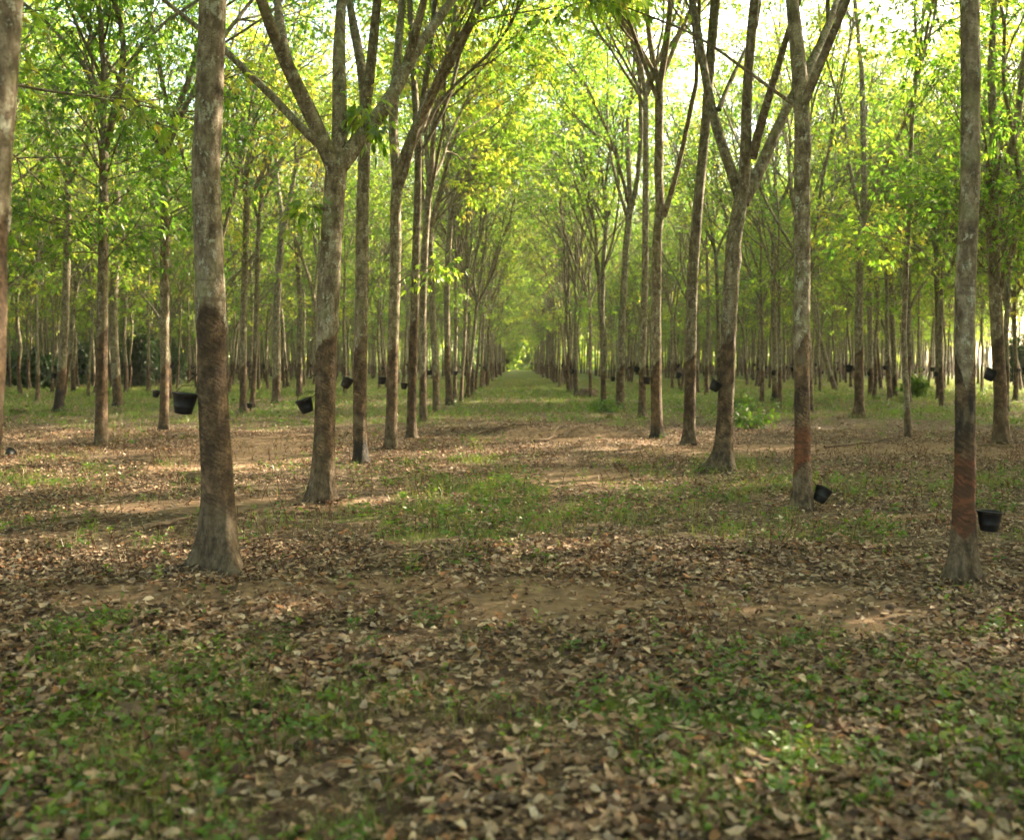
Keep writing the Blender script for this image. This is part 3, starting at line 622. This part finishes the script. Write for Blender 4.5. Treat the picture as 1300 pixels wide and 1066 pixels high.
# ------------------------------------------------------------------ buckets of the near trees (placed beside their own trunk)
def hb(px, py, foot_y, aim, label, tilt=(0, 0), sc=1.0, dy=0.0):
    d = depth_of(foot_y) + dy; p = spot(px, py, d); bucket(tuple(p), aim, label, tilt=tilt, sc=sc)
hb(234, 512, 722, 0, 'black bucket hung left of the thick mottled trunk, largest bucket in view', (.12, .0), 1.0)
hb(388, 515, 642, 0, 'black bucket hung left of the trunk with the hand-shaped fork', (-.32, .1), .98)
hb(440, 486, 588, 0, 'tilted black bucket hung left of the slim trunk with the blackened foot', (.45, .1), .98)
hb(485, 483, 570, 0, 'black bucket hung left of the kinked trunk, fourth in the left row', (.12, 0), .85)
hb(513, 490, 558, 0, 'black bucket hung left of the reddish footed slim trunk', (.1, 0), .8)
hb(908, 490, 598, 0, 'tilted black bucket hung left of the burled trunk', (.5, .1), .95, -.12)
hb(862, 476, 498, 0, 'black bucket in the gap between the leaning trunk and the knotted trunk', (.3, .1), 1.9)
hb(821, 483, 555, 0, 'black bucket hung left of the trunk with a knot below its fork', (.1, 0), .95, -.1)
hb(808, 469, 532, 0, 'black bucket hung left of the sixth trunk of the right row', (.3, 0), .95)
hb(1043, 628, 644, math.pi, 'tipped black bucket low at the foot of the bright red banded trunk', (-.5, .2), .98)
hb(1256, 661, 730, math.pi, 'black bucket low on the right side of the nearest right hand trunk', (-.05, 0), .95)
hb(1257, 476, 562, 0, 'black bucket hung left of the thick forked trunk at the right edge', (.5, 0), 1.35)
hb(198, 500, 549, 0, 'small black bucket hung left of the trunk behind the thick mottled tree', (.3, .1), .95)
hb(68, 477, 523, 0, 'black bucket hung left of the leaning pale trunk near the left edge', (.1, 0), 1.0)
hb(145, 514, 516, 0, 'cup lying at the foot of the pale sunlit trunk at left', (1.2, .3), 1.0, -.3)
hb(317, 515, 526, math.pi, 'black bucket hung low right of the ruddy trunk', (-.1, 0), 1.0, -.1)
hb(1078, 468, 530, 0, 'black bucket hung left of the dark trunk with spreading roots', (.2, 0), 1.25)
hb(778, 481, 520, 0, 'black bucket hung left of the narrow V forked trunk of the right row', (.1, 0), .95)
hb(545, 473, 522, 0, 'black bucket hung left of the seventh trunk of the left row', (.1, 0), 1.0)
hb(1184, 469, 507, 0, 'reddish rimmed black bucket hung left of the trunk right of the round bush', (.1, 0), 1.1)
hb(1044, 473, 495, 0, 'black bucket hung on the steeply leaning trunk', (.1, 0), 1.0)
hb(12, 577, 582, 2.0, 'black bucket lying in the grass by the left edge', (1.0, .4), .95)

# spouts and small sticks on the near trunks
def spout(tree, p0, p1):
    w = Wood(); w.tube(np.array([p0, (np.array(p0) + p1) / 2 + np.array([0, 0, .004]), p1]), [.008, .007, .005], 6); o = obj('tapping_spout', w.mesh('spout', M_WIRE), tree)
trees = [o for o in COL.objects if o.name.startswith('rubber_tree') and o.type == 'EMPTY'][:len(TREES)]
def lp(tree, px, py, d): return spot(px, py, d) - np.array(tree.location)
spout(trees[1], lp(trees[1], 252, 474, 7.94), lp(trees[1], 240, 484, 7.9))
spout(trees[2], lp(trees[2], 402, 475, 11.4), lp(trees[2], 392, 480, 11.4))

# ------------------------------------------------------------------ the ground
def axis_pts(a, b, n, c, k):
    t = np.linspace(-1, 1, n); s = np.sinh(t * k) / math.sinh(k); return np.where(s < 0, c + s * (c - a), c + s * (b - c))
gx = axis_pts(-420, 420, 460, 0, 6.2); gy = axis_pts(-60, 700, 620, 7, 6.0)
X, Y = np.meshgrid(gx, gy); Z = hgt(X, Y)
zone = np.stack([dirt_at(X, Y), grass_at(X, Y), .55 + .45 * sstep(15, 40, Y)], -1).reshape(-1, 3)
i = np.arange(len(gy) - 1)[:, None] * len(gx) + np.arange(len(gx) - 1)[None]
F = np.stack([i, i + 1, i + len(gx) + 1, i + len(gx)], -1).reshape(-1, 4)
g = obj('ground', mesh_np('ground', np.stack([X, Y, Z], -1).reshape(-1, 3), F, [M_GROUND], cols={'zone': zone}, smooth=True)); tag(g, kind='structure')
g['label'] = 'plantation floor of brown soil, leaf litter and patchy grass'

# scatter helper: points inside the (widened) view wedge with density by distance
def wedge(n, y0, y1, r, power=2.0, half=.62, pad=1.6):
    y = (y0 ** power + (y1 ** power - y0 ** power) * r.random(n)) ** (1 / power); x = (r.random(n) * 2 - 1) * (half * y + pad); return x, y
def clear(x, y, rad=.16):
    ok = np.ones(len(x), bool)
    for tx, ty in TREES[:40]: ok &= (np.hypot(x - tx, y - ty) > rad)
    return ok

# dry leaf litter
def litter(n, y0, y1, near, r, size, dens_fn, xy=None):
    x, y = xy if xy is not None else wedge(n, y0, y1, r); keep = r.random(n) < dens_fn(x, y); keep &= clear(x, y, .12); x, y = x[keep], y[keep]; n = len(x)
    az = r.random(n) * 6.28; tilt = r.normal(size=n) * .26 * r.random(n)
    A = np.stack([np.cos(az) * np.cos(tilt), np.sin(az) * np.cos(tilt), np.sin(tilt)], 1)
    N = np.stack([r.normal(size=n) * .38, r.normal(size=n) * .38, np.ones(n)], 1)
    L = (.028 + .055 * r.random(n) ** 1.3) * size; W = L * r.uniform(.38, .6, n)
    O = np.stack([x, y, hgt(x, y) + r.uniform(.004, .035, n) + np.abs(np.sin(tilt)) * L * .4], 1) - A * L[:, None] * .5
    A = norm(A); S = norm(np.cross(A, N)); N = np.cross(S, A); l = L[:, None]; w = W[:, None]
    curl = (r.normal(size=n) * .22)[:, None]; fold = r.uniform(-.05, .30, n)[:, None]
    if near: t = [(0, 0), (.25, -.40), (.25, 0), (.25, .40), (.55, -.5), (.55, 0), (.55, .5), (.82, -.28), (.82, 0), (.82, .28), (1, 0)]; tri = [(0, 2, 1), (0, 3, 2), (1, 2, 5), (1, 5, 4), (2, 3, 6), (2, 6, 5), (4, 5, 8), (4, 8, 7), (5, 6, 9), (5, 9, 8), (7, 8, 10), (8, 9, 10)]
    else: t = [(0, 0), (.5, -.5), (.5, 0), (.5, .5), (1, 0)]; tri = [(0, 2, 1), (0, 3, 2), (1, 2, 4), (2, 3, 4)]
    V = np.stack([O + A * l * a + S * w * s + N * (w * fold * abs(s) * 2 + curl * l * (4 * (a - .5) ** 2)) for a, s in t], 1)
    V = V + r.normal(size=V.shape) * (.07 * L * r.random(n))[:, None, None]
    k = len(t); F = (np.arange(n)[:, None, None] * k + np.array(tri)[None]).reshape(-1, 3)
    pal = np.array([(.40, .29, .195), (.30, .20, .125), (.22, .135, .08), (.13, .075, .042), (.50, .39, .28), (.30, .14, .065), (.075, .045, .03), (.36, .27, .19)])
    c = pal[r.choice(8, n, p=[.17, .17, .18, .16, .06, .07, .11, .08])] * r.uniform(.6, 1.2, (n, 1))
    return V.reshape(-1, 3), F, np.repeat(c, k, 0)
def lit_dens(x, y):
    n = fbm(x * 1.1, y * 1.1, 71); return np.clip((.18 + 1.15 * sstep(.3, .66, n)) * (1 - .85 * dirt_at(x, y)) * (1 - .45 * grass_at(x, y) * (y > 8)), 0, 1)
r = np.random.default_rng(7)
a = litter(130000, 2.6, 9, True, r, 1.0, lit_dens); b_ = litter(190000, 9, 24, False, r, 1.0, lit_dens); c_ = litter(120000, 24, 70, False, r, 1.4, lambda x, y: lit_dens(x, y) * .8)
hx = np.array([t for t in TREES if 4 < t[1] < 24]); nn = 130 * len(hx); q_ = np.repeat(np.arange(len(hx)), 130); aa = r.random(nn) * 6.28; rr_ = .13 + .5 * r.random(nn) ** 1.6
foot_xy = (hx[q_, 0] + np.cos(aa) * rr_, hx[q_, 1] + np.sin(aa) * rr_)
d_ = litter(nn, 0, 0, True, r, 1.1, lambda x, y: np.ones(len(x)), xy=foot_xy)
def join(parts):
    V = []; F = []; C = []; n = 0
    for v, f, c in parts: V.append(v); F.append(f + n); C.append(c); n += len(v)
    return np.concatenate(V), np.concatenate(F), np.concatenate(C)
V, F, C = join([a, b_, c_, d_])
o = obj('leaf_litter', mesh_np('leaf_litter', V, F, [M_LIT], cols={'tintc': C})); tag(o, 'dry curled brown rubber leaves strewn over the plantation floor', 'leaf litter', kind='stuff')

# grass
def blades(n, y0, y1, r, h, wd, thr, power=2.0, tlo=.0, thi=1.0, clump=1.0):
    x, y = wedge(n, y0, y1, r, power); g = grass_at(x, y); cn = fbm(x * 6, y * 6, 81, 2)
    keep = (r.random(n) < np.clip(g * 1.3 - thr, 0, 1)) & (cn * clump + (1 - clump) > .46); keep &= clear(x, y, .1); x, y = x[keep], y[keep]; n = len(x); cn = cn[keep]
    z = hgt(x, y); az = r.random(n) * 6.28; d = np.stack([np.cos(az), np.sin(az), 0 * az], 1); s = np.stack([-np.sin(az), np.cos(az), 0 * az], 1)
    if True: tw = r.random(n) * 6.28; s = np.stack([np.cos(tw), np.sin(tw), 0 * tw], 1)
    H = (r.uniform(.5, 1.3, n) * h * (.6 + .9 * fbm(x * 1.3, y * 1.3, 91, 2)))[:, None]; W = (r.uniform(.6, 1.3, n) * wd)[:, None]; b = r.uniform(.1, .8, n)[:, None]
    B = np.stack([x, y, z - .01], 1); up = np.array([0, 0, 1.0])
    m = B + up * H * .55 + d * H * b * .3; t = B + up * H * (1 - .25 * b) + d * H * b * .9
    V = np.stack([B - s * W / 2, B + s * W / 2, m + s * W * .42, m - s * W * .42, t], 1)
    F = (np.arange(n)[:, None, None] * 5 + np.array([(0, 1, 2), (0, 2, 3), (3, 2, 4)])[None]).reshape(-1, 3)
    dry = fbm(x * .6, y * .6, 95, 2)
    tint = np.clip(tlo + (thi - tlo) * (.15 + .55 * dry + r.normal(size=n) * .16), 0, 1)
    return V.reshape(-1, 3), F, np.repeat(tint, 5)
r = np.random.default_rng(8)
V, F, C = join([blades(120000, 2.6, 7.2, r, .070, .0042, .2), blades(110000, 7.2, 17, r, .13, .0060, .12, tlo=.15, thi=1.0), blades(80000, 16, 34, r, .15, .010, .06, tlo=.15), blades(90000, 34, 95, r, .17, .02, .0, tlo=.25, clump=.6)])
o = obj('grass', mesh_np('grass', V, F, [M_GRASS], floats={'tint': C})); tag(o, 'thin green and yellowing grass growing through the litter', 'grass', kind='stuff')

# low broad-leaved weeds
def weeds(n, y0, y1, r, size, thr, near):
    x, y = wedge(n, y0, y1, r); keep = (r.random(n) < np.clip(grass_at(x, y) * 1.5 - thr, .03, 1)) & clear(x, y, .2); x, y = x[keep], y[keep]; n = len(x)
    k = r.integers(4, 10, n); idx = np.repeat(np.arange(n), k); m = len(idx); hgt_ = r.uniform(.03, .13, n) * size
    az = r.random(m) * 6.28; el = r.uniform(-.2, .8, m)
    A = np.stack([np.cos(az) * np.cos(el), np.sin(az) * np.cos(el), np.sin(el)], 1)
    O = np.stack([x[idx], y[idx], hgt(x, y)[idx] + hgt_[idx] * r.uniform(.15, 1, m)], 1) + A * .008
    L = r.uniform(.022, .058, m) * size; N = np.array([0, 0, 1.]) + r.normal(size=(m, 3)) * .3
    ct = r.random(n)
    return leaflets(O, A, N, L, L * r.uniform(.45, .7, m), r.uniform(0, .3, m), np.clip(.2 + .6 * ct[idx] + r.normal(size=m) * .1, 0, 1), near)
r = np.random.default_rng(9)
V, F, C = join([weeds(7500, 2.6, 7.5, r, .9, .35, True), weeds(8500, 7.5, 18, r, 1.25, .25, False), weeds(12000, 18, 60, r, 1.9, .2, False)])
o = obj('weeds', mesh_np('weeds', V, F, [M_WEED], floats={'tint': C})); tag(o, 'low green broad-leaved weeds scattered over the ground', 'weeds', kind='stuff')

# thin dry stalks and twigs lying about
w = Wood(); r = np.random.default_rng(10)
x, y = wedge(2600, 4, 19, r)
for xx, yy in zip(x, y):
    if fbm(xx * .9, yy * .9, 61) < .5: continue
    z = h1(xx, yy); hh = r.uniform(.07, .26); l = r.normal(size=2) * .06
    w.tube(np.array([[xx, yy, z - .01], [xx + l[0] * .4, yy + l[1] * .4, z + hh * .5], [xx + l[0], yy + l[1], z + hh]]), [.0035, .003, .0015], 3)
    for q in range(3):
        a = r.random() * 6.28; t = r.uniform(.4, .9); p = np.array([xx + l[0] * t, yy + l[1] * t, z + hh * t]); w.tube(np.array([p, p + [math.cos(a) * .025, math.sin(a) * .025, .02]]), [.004, .001], 3)
o = obj('dry_stalks', w.mesh('dry_stalks', M_STALK)); tag(o, 'thin reddish dead weed stalks standing in the grass', 'stalks', kind='stuff')
w = Wood(); x, y = wedge(900, 3, 40, r, 1.6)
for xx, yy in zip(x, y):
    L = r.uniform(.1, .5); a = r.random() * 6.28; k = 5; P = []; ca = a
    for q in range(k):
        P.append((xx, yy, h1(xx, yy) + .012 + r.random() * .02)); ca += r.normal() * .35; xx += math.cos(ca) * L / k; yy += math.sin(ca) * L / k
    w.tube(np.array(P), np.linspace(r.uniform(.003, .009), .002, k), 4)
o = obj('twig_litter', w.mesh('twig_litter', M_TWIG)); tag(o, 'small broken twigs lying among the dry leaves', 'twigs', kind='stuff')

# ------------------------------------------------------------------ single things on the floor
def fallen(px0, py0, px1, py1, rad, label, seed, sag=.02, forks=2, m=None):
    r = np.random.default_rng(seed); d0 = depth_of(py0); d1 = depth_of(py1); a = np.array([(px0 - HX) * d0 / FPX, d0]); b = np.array([(px1 - HX) * d1 / FPX, d1])
    w = Wood(); n = 12; t = np.linspace(0, 1, n); Q = a + (b - a) * t[:, None]; Q = Q + np.cumsum(r.normal(size=(n, 2)) * .03 * np.linalg.norm(b - a), 0) * .4
    P = np.stack([Q[:, 0], Q[:, 1], hgt(Q[:, 0], Q[:, 1]) + rad * .8 + sag * np.abs(np.sin(t * 7))], 1); c = P[0].copy(); P = P - c
    w.tube(P, np.linspace(rad, rad * .3, n), 8)
    for k in range(forks):
        i = int(r.integers(3, n - 2)); dd = norm(P[i + 1] - P[i]); s = side_dir(dd, r.uniform(.4, .9), r.uniform(0, 3.14)); s[2] = abs(s[2]) * .4; L = r.uniform(.2, .5) * np.linalg.norm(b - a) * .6
        w.tube(np.array([P[i], P[i] + s * L * .5 + [0, 0, .01], P[i] + s * L + r.normal(size=3) * .03]), [rad * .5, rad * .35, rad * .12], 5)
    o = obj('fallen_branch', w.mesh('fallen_branch', m or M_TWIG), None, tuple(c)); tag(o, label, 'branch')
fallen(70, 668, 160, 660, .028, 'dark fallen branch lying left of the thick mottled tree', 1)
fallen(182, 672, 248, 664, .035, 'short dark log piece against the left side of the thick mottled tree', 2, forks=1)
fallen(672, 562, 760, 548, .03, 'pale root-like branch over the eroded bank in the aisle', 3)
fallen(600, 553, 690, 551, .03, 'dark exposed branch along the left of the eroded bank', 4)
fallen(1048, 564, 1170, 556, .03, 'long grey branch lying on the bare track at right', 5)
fallen(882, 535, 915, 546, .016, 'thin forked twig sticking up between the two leaning right row trunks', 6, sag=.12)
fallen(1242, 564, 1300, 568, .02, 'pale stick lying in front of the thick forked trunk at the right edge', 7)
fallen(288, 795, 303, 768, .006, 'small pale forked stick in the litter below the thick mottled tree', 8, sag=.05)
fallen(470, 715, 545, 700, .02, 'whitish half buried branch in the middle foreground litter', 9)
def lump(px, py, rx, ry, rz, label, seed, m=M_ROCK, name='earth_clod'):
    r = np.random.default_rng(seed); n, k = 14, 22; ph = np.linspace(0.0, math.pi, n); th = np.linspace(0, 2 * math.pi, k, endpoint=False); PH, TH = np.meshgrid(ph, th, indexing='ij')
    f = 1 + .35 * (vnoise(PH * 2.5 + 3, np.cos(TH) * 2 + 5, seed) - .5) + .3 * (vnoise(PH * 5, np.sin(TH) * 4 + 8, seed + 1) - .5)
    f[0] = f[0].mean(); f[-1] = f[-1].mean()
    V = np.stack([f * rx * np.sin(PH) * np.cos(TH), f * ry * np.sin(PH) * np.sin(TH), f * rz * np.cos(PH)], -1).reshape(-1, 3)
    i = np.arange(n - 1)[:, None] * k; j = np.arange(k)[None]; jn = (j + 1) % k; F = np.stack([i + j, i + k + j, i + k + jn, i + jn], -1).reshape(-1, 4)
    d = depth_of(py); x = (px - HX) * d / FPX; o = obj(name, mesh_np(name, V, F, [m], smooth=True), None, (x, d, h1(x, d) + rz * .2)); tag(o, label, 'clod' if m is M_ROCK else 'leaf')
lump(165, 893, .16, .08, .05, 'dark flat clod half hidden in the grass at bottom left', 1)
lump(250, 612, .16, .12, .10, 'reddish earth clod against the left side of the thick mottled tree', 2)
lump(22, 524, .28, .2, .14, 'dark termite-worked clod lying in the far left litter', 3)
lump(776, 531, .16, .12, .10, 'small dark clod in the grass left of the sixth right row trunk', 4)
lump(745, 503, .55, .5, .35, 'grey earth mound at the feet of the far right row trunks', 5)

# ------------------------------------------------------------------ shrubs
def shrub(px, py, wpx, hpx, label, m, seed, n=160, per=(6, 10), size=1.0, name='shrub', d=None, kind=None):
    r = np.random.default_rng(seed); d = d or depth_of(py); x = (px - HX) * d / FPX; k = d / FPX; W = wpx * k / 2; H = hpx * k
    w = Wood(); P = []; D = []
    for q in range(9):
        a = r.random() * 6.28; b = np.array([math.cos(a) * W * r.uniform(.2, .9), math.sin(a) * W * r.uniform(.2, .9), H * r.uniform(.6, 1.0)]); w.tube(np.array([[0, 0, -.05], b * [.45, .45, .5], b]), [.02 * max(.5, H / 1.5), .012 * max(.5, H / 1.5), .004], 5)
    u = norm(r.normal(size=(n, 3))) * (r.random((n, 1)) ** .4); lumpy = 1 + .35 * np.sin(u[:, :1] * 5 + seed) * np.cos(u[:, 1:2] * 4)
    P = u * lumpy * np.array([W, W, H * .5]) + np.array([0, 0, H * .52]); P[:, 2] = np.maximum(P[:, 2], .05)
    V, F, t = foliage(P, u + [0, 0, .2], r, False, per, size, .8)
    e = empty(name, (x, d, h1(x, d))); tag(e, label, 'shrub'); obj('stem', w.mesh('stem', M_TWIG), e); obj('foliage', mesh_np('foliage', V, F, [m], floats={'tint': t}), e)
    return e
shrub(1165, 504, 36, 30, 'round bright green bush between two trunks on the right', M_WEED, 1, 110)
shrub(955, 546, 66, 34, 'low bright green seedling clump right of the burled trunk', M_WEED, 2, 45, (3, 6), .9, 'rubber_seedling')
shrub(935, 520, 50, 22, 'small green weed clump behind the low seedling clump', M_WEED, 12, 40, (4, 7), .8, 'rubber_seedling')
shrub(770, 523, 40, 14, 'low dark green weeds at the foot of the V forked trunk', M_WEED, 13, 50, (4, 7), .9)
for k, (px, wd, hh, dd, lb) in enumerate([(178, 46, 62, 66, 'large dark shrub seen left of the straight trunk pair deep in the left grove'), (215, 34, 48, 70, 'dark evergreen shrub behind the trunk with the small bucket'),
                                   (52, 44, 40, 62, 'dark shrub behind the leaning pale trunk'), (112, 34, 46, 74, 'dark shrub deep in the grove right of the leaning pale trunk'), (8, 30, 40, 70, 'dark shrub deep in the grove at the left edge')]):
    shrub(px, 0, wd * 1.15, hh * 1.15, lb, M_DARK, 20 + k, 420, (8, 12), 1.5, 'evergreen_shrub', d=dd)
shrub(1296, 0, 44, 70, 'dark bush at the edge of the bright clearing, right edge', M_DARK, 31, 380, (8, 12), 1.4, 'evergreen_shrub', d=64)
for k, (xx, dd, W_, H_) in enumerate([(-1.5, 190, 7, 12), (3.0, 200, 7, 13), (.8, 230, 12, 17), (-5, 215, 8, 14), (6.5, 220, 8, 14)]):
    kk = dd / FPX; shrub(HX + xx / kk, 0, W_ / kk, H_ / kk, 'pale green thicket tree closing the far end of the aisle', M_LEAF, 40 + k, 800, (8, 12), 3.2, 'thicket_tree', d=dd)['group'] = 'thicket at the far end of the aisle'

r = np.random.default_rng(77); n = 9000
P = np.stack([r.uniform(-170, 92, n), 236 + r.normal(size=n) * 7, r.random(n) ** 1.3 * 11], 1)
m_ = fbm(P[:, 0] * .08, P[:, 2] * .2, 99, 2) > P[:, 2] / 26 + .12; P = P[m_]
V, F, t = foliage(P, np.tile([0, 0, 1.], (len(P), 1)) + r.normal(size=(len(P), 3)) * .5, r, False, (8, 12), 5.0, 4.0)
o = obj('far_woodland', mesh_np('far_woodland', V, F, [M_LEAF], floats={'tint': t})); tag(o, 'green undergrowth closing the far end of the plantation', 'undergrowth', kind='stuff')
HAZE = .0004
if HAZE:
    hm, nt, out = mat('haze'); v = nt.nodes.new('ShaderNodeVolumePrincipled'); v.inputs['Color'].default_value = (.95, .93, .80, 1); v.inputs['Density'].default_value = HAZE; v.inputs['Anisotropy'].default_value = .3
    nt.links.new(v.outputs[0], out.inputs['Volume'])
    bx = np.array([(x, y, z) for x in (-440, 440) for y in (-75, 720) for z in (-2.5, 24)]); bf = [(0, 1, 3, 2), (4, 6, 7, 5), (0, 4, 5, 1), (2, 3, 7, 6), (0, 2, 6, 4), (1, 5, 7, 3)]
    o = obj('haze', mesh_np('haze', bx, bf, [hm])); tag(o, 'thin warm haze in the air between the trees', 'haze', kind='stuff')

# ------------------------------------------------------------------ camera, sun, sky
cam = bpy.data.cameras.new('camera'); co = bpy.data.objects.new('camera', cam); COL.objects.link(co); scene.camera = co
co.location = (0, 0, EYE); co.rotation_euler = (R(90), 0, 0)
cam.sensor_width = 36; cam.lens = 36.0 * FPX / 1300; cam.shift_x = -5 / 1300; cam.shift_y = -73 / 1300; cam.clip_end = 3000; cam.clip_start = .05
cam.dof.use_dof = True; cam.dof.focus_distance = 11.0; cam.dof.aperture_fstop = 2.0
AZ, EL = R(58), R(30)
sdir = Vector((math.sin(AZ) * math.cos(EL), math.cos(AZ) * math.cos(EL), math.sin(EL)))
sun = bpy.data.lights.new('sun', 'SUN'); sun.energy = 5.0; sun.angle = R(.5); sun.color = (1, .84, .60)
so = bpy.data.objects.new('sun', sun); COL.objects.link(so); so.rotation_mode = 'QUATERNION'; so.rotation_quaternion = sdir.to_track_quat('Z', 'Y'); so.location = (20, 5, 30)
wd = bpy.data.worlds.new('World'); scene.world = wd; wd.use_nodes = True; nt = wd.node_tree; nt.nodes.clear()
bg = nt.nodes.new('ShaderNodeBackground'); wo = nt.nodes.new('ShaderNodeOutputWorld'); sk = nt.nodes.new('ShaderNodeTexSky'); sk.sky_type = 'NISHITA'; sk.sun_disc = False; sk.sun_elevation = EL; sk.sun_rotation = AZ
sk.air_density = 1.0; sk.dust_density = 2.5; bg.inputs[1].default_value = .15
mx = nt.nodes.new('ShaderNodeMix'); mx.data_type = 'RGBA'; mx.blend_type = 'MULTIPLY'; mx.inputs[0].default_value = 1; mx.inputs[7].default_value = (1, .90, .73, 1)
nt.links.new(sk.outputs[0], mx.inputs[6]); nt.links.new(mx.outputs[2], bg.inputs[0]); nt.links.new(bg.outputs[0], wo.inputs[0])
vs = scene.view_settings; vs.view_transform = 'Standard'; vs.look = 'None'; vs.gamma = 1.0; vs.use_curve_mapping = False; vs.exposure = 3.1
cy = scene.cycles; cy.volume_bounces = 0; cy.max_bounces = 10; cy.diffuse_bounces = 6; cy.transmission_bounces = 6; cy.glossy_bounces = 2; cy.transparent_max_bounces = 4; cy.use_denoising = True; cy.sample_clamp_indirect = 4.0
cy.use_adaptive_sampling = True; cy.adaptive_threshold = .02
